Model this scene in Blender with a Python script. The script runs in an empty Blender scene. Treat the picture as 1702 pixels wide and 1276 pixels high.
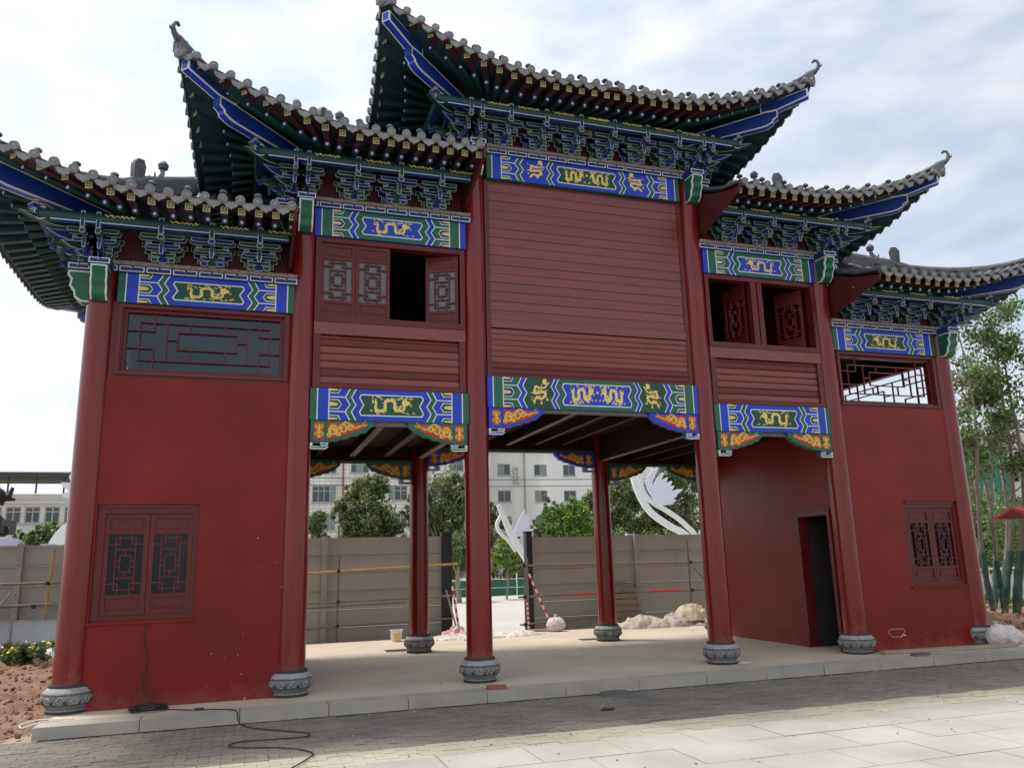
import bpy, math, random
import numpy as np
from mathutils import Vector, Matrix
R = math.radians
rnd = random.Random(7)
scene = bpy.context.scene
COL = scene.collection
# ------------------------------------------------------------------ camera
cd = bpy.data.cameras.new('camera'); cam = bpy.data.objects.new('camera', cd); COL.objects.link(cam)
YAW, PITCH, ROLL = R(18.4265), R(12.3273), R(-1.5328)
cam.location = (-4.8916, -10.8201, 1.55)
f = Vector((math.sin(YAW)*math.cos(PITCH), math.cos(YAW)*math.cos(PITCH), math.sin(PITCH)))
r0 = Vector((math.cos(YAW), -math.sin(YAW), 0)); u0 = r0.cross(f)
rr = r0*math.cos(ROLL)+u0*math.sin(ROLL); uu = u0*math.cos(ROLL)-r0*math.sin(ROLL)
cam.rotation_euler = Matrix((rr, uu, -f)).transposed().to_euler()
cd.sensor_fit = 'HORIZONTAL'; cd.sensor_width = 36; cd.lens = 1337.93*36/1702
cd.clip_start = 0.1; cd.clip_end = 3000
scene.camera = cam
# ------------------------------------------------------------------ sun + sky
SUN_EL, SUN_TH = R(68), R(58)           # elevation, angle left of +y
sv = Vector((-math.sin(SUN_TH)*math.cos(SUN_EL), math.cos(SUN_TH)*math.cos(SUN_EL), math.sin(SUN_EL)))
sl = bpy.data.lights.new('sun', 'SUN'); sl.energy = 1.5; sl.angle = R(10); sl.color = (1, .95, .87)
so = bpy.data.objects.new('sun', sl); COL.objects.link(so)
so.rotation_euler = (-sv).to_track_quat('-Z', 'Y').to_euler(); so.location = (-20, 20, 40)
W = bpy.data.worlds.new('World'); scene.world = W; W.use_nodes = True
nt = W.node_tree; nt.nodes.clear()
def N(t, **k):
    n = nt.nodes.new(t)
    for a, b in k.items(): setattr(n, a, b)
    return n
out = N('ShaderNodeOutputWorld'); bg = N('ShaderNodeBackground'); bg.inputs[1].default_value = 0.1
sky = N('ShaderNodeTexSky'); sky.sky_type = 'NISHITA'; sky.sun_disc = False
sky.sun_elevation = SUN_EL; sky.sun_rotation = -SUN_TH; sky.dust_density = 2.5
tc = N('ShaderNodeTexCoord'); mp = N('ShaderNodeMapping'); mp.inputs['Scale'].default_value = (1.0, 1.0, 2.6)
no = N('ShaderNodeTexNoise'); no.inputs['Scale'].default_value = 2.6; no.inputs['Detail'].default_value = 9; no.inputs['Roughness'].default_value = .56
no.inputs['Distortion'].default_value = .3
no2 = N('ShaderNodeTexNoise'); no2.inputs['Scale'].default_value = 7; no2.inputs['Detail'].default_value = 6
cr = N('ShaderNodeValToRGB'); cr.color_ramp.elements[0].position = .36; cr.color_ramp.elements[1].position = .62
cr.color_ramp.elements[0].color = (.45,)*3+(1,); cr.color_ramp.elements[1].color = (.97,)*3+(1,)
c2 = N('ShaderNodeValToRGB'); c2.color_ramp.elements[0].position = .36; c2.color_ramp.elements[1].position = .62
c2.color_ramp.elements[0].color = (3.85, 4.1, 4.5, 1); c2.color_ramp.elements[1].color = (5.1, 5.15, 5.25, 1)
dt = N('ShaderNodeVectorMath', operation='DOT_PRODUCT'); dt.inputs[1].default_value = (-.86, .46, .22)
gl = N('ShaderNodeMapRange'); gl.inputs[1].default_value = -.2; gl.inputs[2].default_value = .85; gl.inputs[3].default_value = 0; gl.inputs[4].default_value = 1
mx = N('ShaderNodeMix', data_type='RGBA'); L = nt.links.new
ad = N('ShaderNodeMath', operation='MAXIMUM')
ml = N('ShaderNodeMath', operation='MULTIPLY'); ml.inputs[1].default_value = .92
gm = N('ShaderNodeMix', data_type='RGBA', blend_type='MULTIPLY'); gm.inputs[0].default_value = 1
gr = N('ShaderNodeMapRange'); gr.inputs[1].default_value = -.2; gr.inputs[2].default_value = .85; gr.inputs[3].default_value = .92; gr.inputs[4].default_value = 1.25
cb = N('ShaderNodeCombineColor')
L(tc.outputs['Generated'], mp.inputs[0]); L(mp.outputs[0], no.inputs[0]); L(mp.outputs[0], no2.inputs[0])
L(tc.outputs['Generated'], dt.inputs[0]); L(dt.outputs['Value'], gl.inputs[0]); L(dt.outputs['Value'], gr.inputs[0])
L(no.outputs[0], cr.inputs[0]); L(no2.outputs[0], c2.inputs[0])
L(gl.outputs[0], ml.inputs[0]); L(cr.outputs[0], ad.inputs[0]); L(ml.outputs[0], ad.inputs[1])
L(ad.outputs[0], mx.inputs[0]); L(sky.outputs[0], mx.inputs[6]); L(c2.outputs[0], mx.inputs[7])
for i in range(3): L(gr.outputs[0], cb.inputs[i])
L(mx.outputs[2], gm.inputs[6]); L(cb.outputs[0], gm.inputs[7])
L(gm.outputs[2], bg.inputs[0]); L(bg.outputs[0], out.inputs[0])
scene.view_settings.view_transform = 'Standard'; scene.view_settings.look = 'None'
scene.view_settings.exposure = 1.08; scene.view_settings.gamma = 1
# ------------------------------------------------------------------ materials
def mat(name, col, rough=.6, var=.12, scale=6, bump=0, metal=0, coat=0, col2=None, stretch=None, bscale=None, coatr=.12, spec=.5, c2amt=.5, detail=6, world=False, bdist=.02):
    m = bpy.data.materials.new(name); m.use_nodes = True; t = m.node_tree; b = t.nodes['Principled BSDF']
    b.inputs['Roughness'].default_value = rough; b.inputs['Metallic'].default_value = metal
    b.inputs['Coat Weight'].default_value = coat; b.inputs['Coat Roughness'].default_value = coatr
    b.inputs['Specular IOR Level'].default_value = spec
    co = t.nodes.new('ShaderNodeTexCoord'); ma = t.nodes.new('ShaderNodeMapping')
    if world: gp = t.nodes.new('ShaderNodeNewGeometry'); t.links.new(gp.outputs['Position'], ma.inputs[0])
    else: t.links.new(co.outputs['Object'], ma.inputs[0])
    if stretch: ma.inputs['Scale'].default_value = stretch
    nz = t.nodes.new('ShaderNodeTexNoise'); nz.inputs['Scale'].default_value = scale; nz.inputs['Detail'].default_value = detail; nz.inputs['Roughness'].default_value = .6
    t.links.new(ma.outputs[0], nz.inputs[0])
    rp = t.nodes.new('ShaderNodeValToRGB'); rp.color_ramp.elements[0].position = .3; rp.color_ramp.elements[1].position = .7
    c = Vector(col)
    a = c*(1-var); d = Vector(col2) if col2 else c*(1+var)
    if col2: a = c; rp.color_ramp.elements[0].position = .5-.2*(1-c2amt)+.0; rp.color_ramp.elements[1].position = .5+.3
    rp.color_ramp.elements[0].color = (*a, 1); rp.color_ramp.elements[1].color = (*[min(1, x) for x in d], 1)
    t.links.new(nz.outputs[0], rp.inputs[0]); t.links.new(rp.outputs[0], b.inputs['Base Color'])
    if bump:
        n2 = t.nodes.new('ShaderNodeTexNoise'); n2.inputs['Scale'].default_value = bscale or scale*4; n2.inputs['Detail'].default_value = 5
        t.links.new(ma.outputs[0], n2.inputs[0])
        bp = t.nodes.new('ShaderNodeBump'); bp.inputs['Strength'].default_value = bump; bp.inputs['Distance'].default_value = bdist
        t.links.new(n2.outputs[0], bp.inputs['Height']); t.links.new(bp.outputs[0], b.inputs['Normal'])
    return m
M = {}
M['wall'] = mat('red_wall_paint', (.195, .0080, .0085), .45, .24, .9, .22, coat=.10, coatr=.2, bscale=2.2, spec=.28, world=True, detail=8)
M['wood'] = mat('red_wood_gloss', (.20, .020, .020), .42, .30, 3, .4, coat=.7, coatr=.28, spec=.5, stretch=(.6, 4, 14), bscale=5)
M['wood3'] = mat('red_wood_gloss_mid', (.18, .017, .017), .42, .30, 3, .4, coat=.7, coatr=.25, stretch=(.6, 4, 14), bscale=5, spec=.5)
M['wood2'] = mat('red_wood_gloss_dark', (.13, .011, .013), .42, .28, 3, .4, coat=.3, coatr=.25, spec=.35, stretch=(.6, 4, 14), bscale=5)
M['col'] = mat('red_column_gloss', (.18, .0075, .009), .26, .14, 2, .10, coat=.4, coatr=.10, spec=.35, stretch=(3, 3, .5), bscale=2)
M['frame'] = mat('red_frame_wood', (.12, .011, .013), .45, .22, 5, .2, coat=.2, coatr=.25, spec=.35, stretch=(3, 3, 3))
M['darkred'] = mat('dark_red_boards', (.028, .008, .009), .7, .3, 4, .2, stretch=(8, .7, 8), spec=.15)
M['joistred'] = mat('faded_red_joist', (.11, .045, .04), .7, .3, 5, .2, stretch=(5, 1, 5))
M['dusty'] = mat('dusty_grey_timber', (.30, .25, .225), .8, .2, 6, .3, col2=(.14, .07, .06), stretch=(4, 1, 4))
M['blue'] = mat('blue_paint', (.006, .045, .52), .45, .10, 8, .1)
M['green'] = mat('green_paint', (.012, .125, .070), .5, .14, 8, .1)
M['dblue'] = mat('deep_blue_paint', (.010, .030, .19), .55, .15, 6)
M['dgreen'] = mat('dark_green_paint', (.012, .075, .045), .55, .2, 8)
M['white'] = mat('white_line_paint', (.74, .76, .72), .5, .04, 10)
M['gold'] = mat('gold_paint', (.86, .66, .20), .32, .14, 30, .15, metal=.1)
M['orange'] = mat('orange_gold_paint', (.88, .56, .14), .32, .25, 28, .15, metal=.1)
M['hipside'] = mat('hip_beam_side_blue', (.007, .035, .26), .5, .15, 4, .1)
M['mar2'] = mat('flying_rafter_maroon', (.060, .013, .018), .6, .25, 4)
M['cream'] = mat('cream_gold_line', (.72, .66, .38), .5, .08, 10)
M['red'] = mat('bright_red_paint', (.55, .025, .012), .5, .1, 10)
M['maroon'] = mat('maroon_board_paint', (.085, .012, .014), .55, .25, 5)
M['raft'] = mat('rafter_green_paint', (.012, .06, .058), .5, .25, 3, world=True)
M['purl'] = mat('purlin_blue_paint', (.010, .045, .24), .5, .15, 6)
M['teal'] = mat('teal_soffit_paint', (.012, .045, .062), .55, .25, 5)
M['tile'] = mat('grey_glazed_tile', (.13, .14, .15), .45, .25, 9, .35, col2=(.28, .29, .30), c2amt=.3, world=True)
M['tiled'] = mat('dark_grey_tile', (.07, .075, .083), .6, .25, 5, .4, col2=(.18, .18, .18), c2amt=.25, world=True)
M['disc'] = mat('pale_grey_tile_end', (.20, .215, .225), .5, .2, 7, .5, col2=(.34, .35, .355), world=True)
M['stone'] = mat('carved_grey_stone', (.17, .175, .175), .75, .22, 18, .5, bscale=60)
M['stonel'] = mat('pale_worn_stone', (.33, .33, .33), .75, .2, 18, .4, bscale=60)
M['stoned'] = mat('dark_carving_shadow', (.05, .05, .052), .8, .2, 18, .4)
M['conc'] = mat('dusty_concrete_floor', (.60, .51, .39), .8, .10, .8, .15, col2=(.42, .37, .29), bscale=30, c2amt=.5, detail=10, world=True)
M['curb'] = mat('granite_curb', (.43, .40, .34), .8, .12, 1.7, .3, col2=(.28, .26, .22), bscale=80, world=True, detail=9)
M['paver'] = mat('dark_brick_paver', (.17, .150, .127), .85, .25, .8, .4, col2=(.31, .275, .215), bscale=40, world=True, detail=9, c2amt=.4)
M['paver2'] = mat('brown_brick_paver', (.19, .165, .135), .85, .25, .8, .4, col2=(.33, .29, .22), bscale=40, world=True, detail=9, c2amt=.4)
M['paver4'] = mat('grey_brick_paver', (.15, .140, .128), .85, .25, .8, .4, col2=(.28, .25, .20), bscale=40, world=True, detail=9, c2amt=.4)
M['paver3'] = mat('sandy_light_paver', (.50, .455, .37), .85, .15, 1.3, .3, col2=(.33, .30, .235), bscale=40, world=True, detail=9, c2amt=.5)
M['slab'] = mat('pale_stone_slab', (.50, .485, .44), .8, .06, .75, .15, col2=(.31, .295, .26), bscale=40, c2amt=.35, detail=11, world=True)
M['slab2'] = mat('pale_stone_slab_grey', (.48, .47, .43), .8, .07, .75, .15, col2=(.31, .30, .265), bscale=40, c2amt=.35, detail=11, world=True)
M['ground'] = mat('sandy_ground', (.34, .30, .235), .9, .2, 1.2, .3, bscale=20, detail=9)
M['joint'] = mat('dark_joint_sand', (.16, .145, .115), .95, .2, 8)
M['dirt'] = mat('red_brown_soil', (.22, .115, .068), .95, .35, 5, 1.0, col2=(.36, .25, .18), bscale=30, c2amt=.3)
M['plaza'] = mat('plaza_concrete', (.47, .44, .40), .85, .07, .5, .1, detail=8)
M['fence'] = mat('taupe_steel_panel', (.41, .405, .385), .5, .08, .9, .05, col2=(.33, .32, .30), metal=.1, world=True, detail=9)
M['fencel'] = mat('grey_steel_panel', (.36, .36, .34), .55, .08, 2)
M['fblue'] = mat('blue_grey_sheet', (.42, .48, .53), .5, .08, 2)
M['steel'] = mat('galvanised_steel', (.34, .33, .31), .45, .15, 8, metal=.3)
M['black'] = mat('black_painted_steel', (.018, .02, .025), .5, .2, 8)
M['pole'] = mat('rusty_scaffold_pole', (.22, .17, .13), .6, .35, 20, .2, metal=.2)
M['yellow'] = mat('ochre_scaffold_pole', (.42, .27, .10), .6, .2, 12)
M['pole_red'] = mat('red_stripe_paint', (.62, .03, .05), .5, .1, 10)
M['wplastic'] = mat('white_plastic', (.72, .72, .70), .45, .06, 10)
M['sack'] = mat('white_woven_sack', (.70, .67, .65), .7, .10, 5, 1.0, col2=(.66, .50, .46), bscale=13, c2amt=.2, bdist=.035)
M['tarp'] = mat('dusty_tarpaulin', (.50, .46, .39), .65, .15, 3, 1.0, col2=(.36, .32, .26), bscale=7, c2amt=.3, bdist=.06)
M['tarp2'] = mat('beige_canvas', (.66, .58, .44), .7, .12, 5, .6, col2=(.50, .42, .31), bscale=12)
M['pinkbag'] = mat('pinkish_plastic', (.66, .42, .42), .35, .15, 7, .5)
M['sheet'] = mat('dusty_plastic_sheet', (.66, .62, .56), .3, .15, 5, 1.0, bscale=12, bdist=.04)
M['pwood'] = mat('weathered_plank', (.36, .29, .21), .8, .2, 3, .3, stretch=(.5, 6, 6))
M['gwood'] = mat('grey_weathered_wood', (.25, .215, .175), .85, .25, 4, .4, stretch=(1, 8, 8))
M['brick'] = mat('red_clay_brick', (.30, .10, .075), .85, .2, 12, .4)
M['gbrick'] = mat('grey_stone_block', (.13, .14, .14), .8, .2, 12, .3)
M['rubber'] = mat('black_cable', (.016, .016, .017), .5, .1, 5)
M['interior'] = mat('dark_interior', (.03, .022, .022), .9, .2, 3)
M['bark'] = mat('grey_brown_bark', (.25, .21, .17), .9, .25, 9, .6, stretch=(2, 2, .6))
M['wrap'] = mat('green_trunk_wrap', (.022, .085, .07), .75, .3, 9, .8, col2=(.12, .16, .12), c2amt=.3)
M['bronze'] = mat('blackened_tile_ornament', (.022, .024, .028), .45, .3, 10, .3)
M['led'] = mat('pale_lilac_lamp_face', (.62, .62, .86), .4, .03, 5)
M['phx'] = mat('white_sculpture_paint', (.78, .81, .80), .35, .05, 4)
M['phxl'] = mat('lilac_white_petal', (.74, .75, .88), .4, .05, 4)
M['net'] = mat('green_mesh_barrier', (.02, .13, .075), .8, .2, 12)
M['bwhite'] = mat('stained_white_render', (.84, .84, .81), .85, .06, .22, 0, col2=(.52, .52, .48), stretch=(1, 1, .16), c2amt=.25, detail=9)
M['btile'] = mat('white_wall_tile', (.80, .78, .74), .6, .05, .5, 0, col2=(.52, .49, .45), stretch=(1, 1, .3), c2amt=.1, detail=9)
M['grout'] = mat('dark_grout', (.33, .31, .29), .9, .1, 2)
M['wglass'] = mat('dark_window_glass', (.035, .05, .052), .12, .3, .6, spec=.8)
M['wcurt'] = mat('pale_green_glass', (.21, .26, .245), .2, .25, .7)
M['gpane'] = mat('light_painted_grey_pane', (.14, .155, .165), .15, .3, 1.5)  # grey carries the panes' brightness: light put into the colour
M['alum'] = mat('grey_aluminium', (.34, .36, .36), .5, .05, 5)
M['ac'] = mat('ac_casing', (.62, .61, .57), .5, .08, 3)
M['greenb'] = mat('green_safety_net', (.035, .22, .15), .8, .25, .5, stretch=(1, 1, .3))
M['kroof'] = mat('kiosk_red_roof', (.28, .025, .03), .5, .1, 5)
M['lwall'] = mat('pale_brick_facade', (.56, .54, .49), .85, .1, 1.5)
M['canopy'] = mat('dark_canopy', (.06, .055, .05), .7, .2, 2)
M['drag'] = mat('scratched_plaster', (.5, .42, .4), .8, .1, 10)
def foot_dust(m, col, z0, z1, amt):
    t = m.node_tree; b = t.nodes['Principled BSDF']; src = b.inputs['Base Color'].links[0].from_socket
    gp = t.nodes.new('ShaderNodeNewGeometry'); sp = t.nodes.new('ShaderNodeSeparateXYZ'); t.links.new(gp.outputs['Position'], sp.inputs[0])
    nz = t.nodes.new('ShaderNodeTexNoise'); nz.inputs['Scale'].default_value = 7; nz.inputs['Detail'].default_value = 10; nz.inputs['Roughness'].default_value = .7; t.links.new(gp.outputs['Position'], nz.inputs[0])
    mr = t.nodes.new('ShaderNodeMapRange'); mr.inputs[1].default_value = z1; mr.inputs[2].default_value = z0; mr.inputs[3].default_value = -.28; mr.inputs[4].default_value = .28
    t.links.new(sp.outputs['Z'], mr.inputs[0]); a = t.nodes.new('ShaderNodeMath'); t.links.new(nz.outputs[0], a.inputs[0]); t.links.new(mr.outputs[0], a.inputs[1])
    r = t.nodes.new('ShaderNodeMapRange'); r.inputs[1].default_value = .5; r.inputs[2].default_value = .85; r.inputs[4].default_value = amt; t.links.new(a.outputs[0], r.inputs[0])
    mx_ = t.nodes.new('ShaderNodeMix'); mx_.data_type = 'RGBA'; mx_.inputs[7].default_value = (*col, 1)
    t.links.new(r.outputs[0], mx_.inputs[0]); t.links.new(src, mx_.inputs[6]); t.links.new(mx_.outputs[2], b.inputs['Base Color'])
foot_dust(M['wall'], (.30, .13, .11), 0, .38, .35)
foot_dust(M['col'], (.36, .20, .16), .25, .6, .3)
def leafmat(name, c, tr=.25):
    m = mat(name, c, .42, .25, 3, spec=.5)
    t = m.node_tree; b = t.nodes['Principled BSDF']
    tl = t.nodes.new('ShaderNodeBsdfTranslucent'); mxs = t.nodes.new('ShaderNodeMixShader'); mxs.inputs[0].default_value = tr
    tl.inputs[0].default_value = (c[0]*1.5, c[1]*1.6, c[2], 1)
    o = [n for n in t.nodes if n.type == 'OUTPUT_MATERIAL'][0]
    t.links.new(b.outputs[0], mxs.inputs[1]); t.links.new(tl.outputs[0], mxs.inputs[2]); t.links.new(mxs.outputs[0], o.inputs[0]); return m
LG = [leafmat('leaf_dark', (.05, .085, .03)), leafmat('leaf_mid', (.10, .145, .05)), leafmat('leaf_pale', (.27, .29, .17)), leafmat('leaf_olive', (.16, .165, .065))]
LB = [leafmat('leaf_fresh', (.16, .30, .05)), leafmat('leaf_fresh_mid', (.10, .20, .035)), leafmat('leaf_lime', (.32, .40, .09)), leafmat('leaf_fresh_dark', (.05, .10, .025))]  # four fresh greens, dealt out at random over the leaves
LT = [leafmat('leaf_tree', (.11, .20, .06)), leafmat('leaf_tree_dark', (.06, .12, .035)), leafmat('leaf_tree_pale', (.22, .31, .13)), leafmat('leaf_tree_brown', (.12, .10, .04))]
def glassmat(ior=1.5, nm='window_pane_glass'):
    m = bpy.data.materials.new(nm); m.use_nodes = True; t = m.node_tree; t.nodes.clear()
    o = t.nodes.new('ShaderNodeOutputMaterial'); g = t.nodes.new('ShaderNodeBsdfGlossy'); g.inputs['Roughness'].default_value = .04
    g.inputs['Color'].default_value = (.62, .68, .74, 1)
    tr = t.nodes.new('ShaderNodeBsdfTransparent'); tr.inputs[0].default_value = (.45, .52, .52, 1)
    fr = t.nodes.new('ShaderNodeFresnel'); fr.inputs[0].default_value = ior; mm = t.nodes.new('ShaderNodeMixShader')
    t.links.new(fr.outputs[0], mm.inputs[0]); t.links.new(tr.outputs[0], mm.inputs[1]); t.links.new(g.outputs[0], mm.inputs[2]); t.links.new(mm.outputs[0], o.inputs[0]); return m
M['glass'] = glassmat(); M['glass2'] = glassmat(1.75, 'reflective_pane_glass')
# ------------------------------------------------------------------ mesh builder
def inset(p, w):
    n = len(p); out = []
    for i in range(n):
        a, b, c = Vector(p[i-1]), Vector(p[i]), Vector(p[(i+1) % n])
        e1 = (b-a).normalized(); e2 = (c-b).normalized()
        n1 = Vector((-e1.y, e1.x)); n2 = Vector((-e2.y, e2.x))
        k = n1+n2; d = max(.25, k.dot(n1))
        out.append(tuple(b+k*(w/d)))
    return out
class MB:
    def __init__(s): s.v = []; s.f = []; s.mi = []; s.ms = []
    def m(s, k):
        if k not in s.ms: s.ms.append(k)
        return s.ms.index(k)
    def add(s, vs, fs, k):
        o = len(s.v); s.v += [tuple(x) for x in vs]; i = s.m(k)
        for q in fs: s.f.append(tuple(a+o for a in q)); s.mi.append(i)
    def box(s, x0, x1, y0, y1, z0, z1, k):
        if x0 > x1: x0, x1 = x1, x0
        if y0 > y1: y0, y1 = y1, y0
        s.add([(x0,y0,z0),(x1,y0,z0),(x1,y1,z0),(x0,y1,z0),(x0,y0,z1),(x1,y0,z1),(x1,y1,z1),(x0,y1,z1)],
              [(0,3,2,1),(4,5,6,7),(0,1,5,4),(1,2,6,5),(2,3,7,6),(3,0,4,7)], k)
    def obox(s, C, U, V, Wv, k):   # oriented box: centre + half vectors
        C, U, V, Wv = map(Vector, (C, U, V, Wv)); vs = []
        for c in (-1, 1):
            for a, b in ((-1,-1),(1,-1),(1,1),(-1,1)): vs.append(C+U*a+V*b+Wv*c)
        s.add(vs, [(0,3,2,1),(4,5,6,7),(0,1,5,4),(1,2,6,5),(2,3,7,6),(3,0,4,7)], k)
    def prism(s, p, O, U, V, d0, d1, k, ow=0, ok=None, back=True, sk=None):
        O, U, V = Vector(O), Vector(U), Vector(V); Nn = U.cross(V).normalized()
        ar = sum(p[i-1][0]*p[i][1]-p[i][0]*p[i-1][1] for i in range(len(p)))
        if ar < 0: p = p[::-1]
        n = len(p); P = lambda q, d: O+U*q[0]+V*q[1]+Nn*d
        s.add([P(q, d0) for q in p]+[P(q, d1) for q in p], [(i, (i+1) % n, n+(i+1) % n, n+i) for i in range(n)], sk or k)
        if back: s.add([P(q, d0) for q in p], [tuple(range(n))[::-1]], k)
        if ow:
            q2 = inset(p, ow)
            s.add([P(q, d1) for q in p]+[P(q, d1) for q in q2], [(i, (i+1) % n, n+(i+1) % n, n+i) for i in range(n)], ok)
            s.add([P(q, d1) for q in q2], [tuple(range(n))], k)
        else: s.add([P(q, d1) for q in p], [tuple(range(n))], k)
    def flat(s, p, O, U, V, d, k):
        O, U, V = Vector(O), Vector(U), Vector(V); Nn = U.cross(V).normalized()
        ar = sum(p[i-1][0]*p[i][1]-p[i][0]*p[i-1][1] for i in range(len(p)))
        if ar < 0: p = p[::-1]
        s.add([O+U*q[0]+V*q[1]+Nn*d for q in p], [tuple(range(len(p)))], k)
    def ribbon(s, pts, w, O, U, V, d, k, closed=False, h=0):
        """flat (h=0) or ridged painted line along pts; w scalar or list"""
        O, U, V = Vector(O), Vector(U), Vector(V); Nn = U.cross(V).normalized(); n = len(pts)
        if not hasattr(w, '__len__'): w = [w]*n
        vs = []
        for i in range(n):
            b = Vector(pts[i]); a = Vector(pts[i-1]) if (i or closed) else None; c = Vector(pts[(i+1) % n]) if (i < n-1 or closed) else None
            e1 = (b-a).normalized() if a is not None else (c-b).normalized(); e2 = (c-b).normalized() if c is not None else e1
            n1 = Vector((-e1.y, e1.x)); n2 = Vector((-e2.y, e2.x)); kk = n1+n2
            if kk.length < .2: kk = n1*2
            off = kk*(w[i]/2/max(.5, kk.dot(n1)))
            for q, dd in ((b-off, d), (b, d+h), (b+off, d)): vs.append(O+U*q.x+V*q.y+Nn*dd)
        fs = []
        for i in range(n if closed else n-1):
            j = (i+1) % n
            fs += [(3*i, 3*j, 3*j+1, 3*i+1), (3*i+1, 3*j+1, 3*j+2, 3*i+2)]
        if h == 0:
            vs = [vs[q] for i in range(n) for q in (3*i, 3*i+2)]
            fs = [(2*i, 2*((i+1) % n), 2*((i+1) % n)+1, 2*i+1) for i in range(n if closed else n-1)]
        s.add(vs, fs, k)
    def tube(s, pts, rad, seg, k, caps=True):
        pts = [Vector(p) for p in pts]; n = len(pts)
        if not hasattr(rad, '__len__'): rad = [rad]*n
        vs = []; ref = None
        for i in range(n):
            t = (pts[min(i+1, n-1)]-pts[max(i-1, 0)]).normalized()
            if ref is None: ref = Vector((0,0,1)) if abs(t.z) < .9 else Vector((1,0,0))
            a = t.cross(ref).normalized(); b = a.cross(t).normalized(); ref = b
            for j in range(seg):
                an = 2*math.pi*j/seg; vs.append(pts[i]+(a*math.cos(an)+b*math.sin(an))*rad[i])
        fs = [(i*seg+j, i*seg+(j+1) % seg, (i+1)*seg+(j+1) % seg, (i+1)*seg+j) for i in range(n-1) for j in range(seg)]
        fs = [q[::-1] for q in fs]
        if caps: fs += [tuple(range(seg)), tuple(range((n-1)*seg, n*seg))[::-1]]
        s.add(vs, fs, k)
    def lathe(s, prof, c, seg, ks, axis=None):
        """prof: (r,z) list; ks: key or list per segment"""
        c = Vector(c); A = Matrix.Identity(3) if axis is None else Vector(axis).to_track_quat('Z', 'Y').to_matrix(); vs = []
        for r_, z in prof:
            for j in range(seg):
                an = 2*math.pi*j/seg; vs.append(c+A@Vector((r_*math.cos(an), r_*math.sin(an), z)))
        for i in range(len(prof)-1):
            k = ks[i] if isinstance(ks, list) else ks
            o = [vs[i*seg+j] for j in range(seg)]+[vs[(i+1)*seg+j] for j in range(seg)]
            s.add(o, [(j, (j+1) % seg, seg+(j+1) % seg, seg+j) for j in range(seg)], k)
        k = ks[-1] if isinstance(ks, list) else ks
        s.add(vs[-seg:], [tuple(range(seg))], k); k = ks[0] if isinstance(ks, list) else ks
        s.add(vs[:seg], [tuple(range(seg))[::-1]], k)
    def mesh(s, name, smooth=False):
        me = bpy.data.meshes.new(name); me.from_pydata(s.v, [], s.f)
        for k in s.ms: me.materials.append(M[k] if isinstance(k, str) else k)
        me.polygons.foreach_set('material_index', s.mi)
        me.update()
        if smooth: smooth_mesh(me, smooth)
        return me
def smooth_mesh(me, ang=40):
    import bmesh
    bm = bmesh.new(); bm.from_mesh(me); bmesh.ops.remove_doubles(bm, verts=bm.verts, dist=1e-5)
    for f_ in bm.faces: f_.smooth = True
    lim = R(ang if ang is not True else 40)
    for e in bm.edges:
        if len(e.link_faces) == 2:
            if e.calc_face_angle(0) > lim: e.smooth = False
    bm.to_mesh(me); bm.free()
def link(name, me, parent=None, **p):
    o = bpy.data.objects.new(name, me); COL.objects.link(o)
    if parent: o.parent = parent
    for a, b in p.items(): o[a] = b
    return o
def ob(name, mb, parent=None, smooth=False, **p):
    return link(name, mb.mesh(name, smooth), parent, **p)
def thing(name, label, cat, loc=(0,0,0), rz=0, group=None):
    o = bpy.data.objects.new(name, None); COL.objects.link(o); o.location = loc; o.rotation_euler = (0,0,rz)
    o['label'] = label; o['category'] = cat
    if group: o['group'] = group
    return o
def tag(o, label, cat, group=None):
    o['label'] = label; o['category'] = cat
    if group: o['group'] = group
    return o
X_, Z_ = Vector((1,0,0)), Vector((0,0,1))
# ------------------------------------------------------------------ ground
GZ = -.13
mb = MB(); mb.box(-400, 400, -60, 700, GZ-.5, GZ-.035, 'ground'); ground = ob('ground', mb, kind='structure')
mb = MB(); mb.box(-14, 30, 8.0, 60, GZ-.03, GZ-.005, 'plaza'); ob('plaza', mb, kind='structure')
mb = MB(); mb.box(-12, 22, -2.8, -.9, GZ-.034, GZ-.014, 'joint'); pav = ob('brick_pavement', mb, kind='structure')
mb = MB(); mb.box(-12, 22, -12, -2.8, GZ-.034, GZ-.012, 'joint'); pav2 = ob('slab_pavement', mb, kind='structure')
# brick pavers (running bond); the nearest become parts, the rest one mass
bk = []
for j in range(19):
    y1 = -.93-j*.1
    for i in range(-60, 95):
        x0 = i*.2+(j % 2)*.1
        if -11 < x0 < 17: bk.append((x0, y1-.1, 'd'))
for j in range(5):
    y1 = -2.83-j*.1
    for i in range(-60, 95):
        x0 = i*.2+(j % 2)*.1
        if -11 < x0 < 17: bk.append((x0, y1-.1, 'l'))
cp = Vector((-4.89, -10.82))
def infr(x, y):      # roughly inside the camera's sideways view
    d = Vector((x, y))-cp; a = math.atan2(d.x, d.y)
    return -.28 < a < .93
bk.sort(key=lambda b: (not infr(b[0], b[1]), (Vector((b[0], b[1]))-cp).length))
def brickmesh(k):
    m = MB(); m.box(.002, .198, .002, .098, 0, .018, k); return m.mesh('paver')
bm3 = {('d', 0): brickmesh('paver'), ('d', 1): brickmesh('paver2'), ('d', 2): brickmesh('paver4'), ('l', 0): brickmesh('paver3'), ('l', 1): brickmesh('paver3'), ('l', 2): brickmesh('paver3')}
rest = MB(); nb = 0
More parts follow.
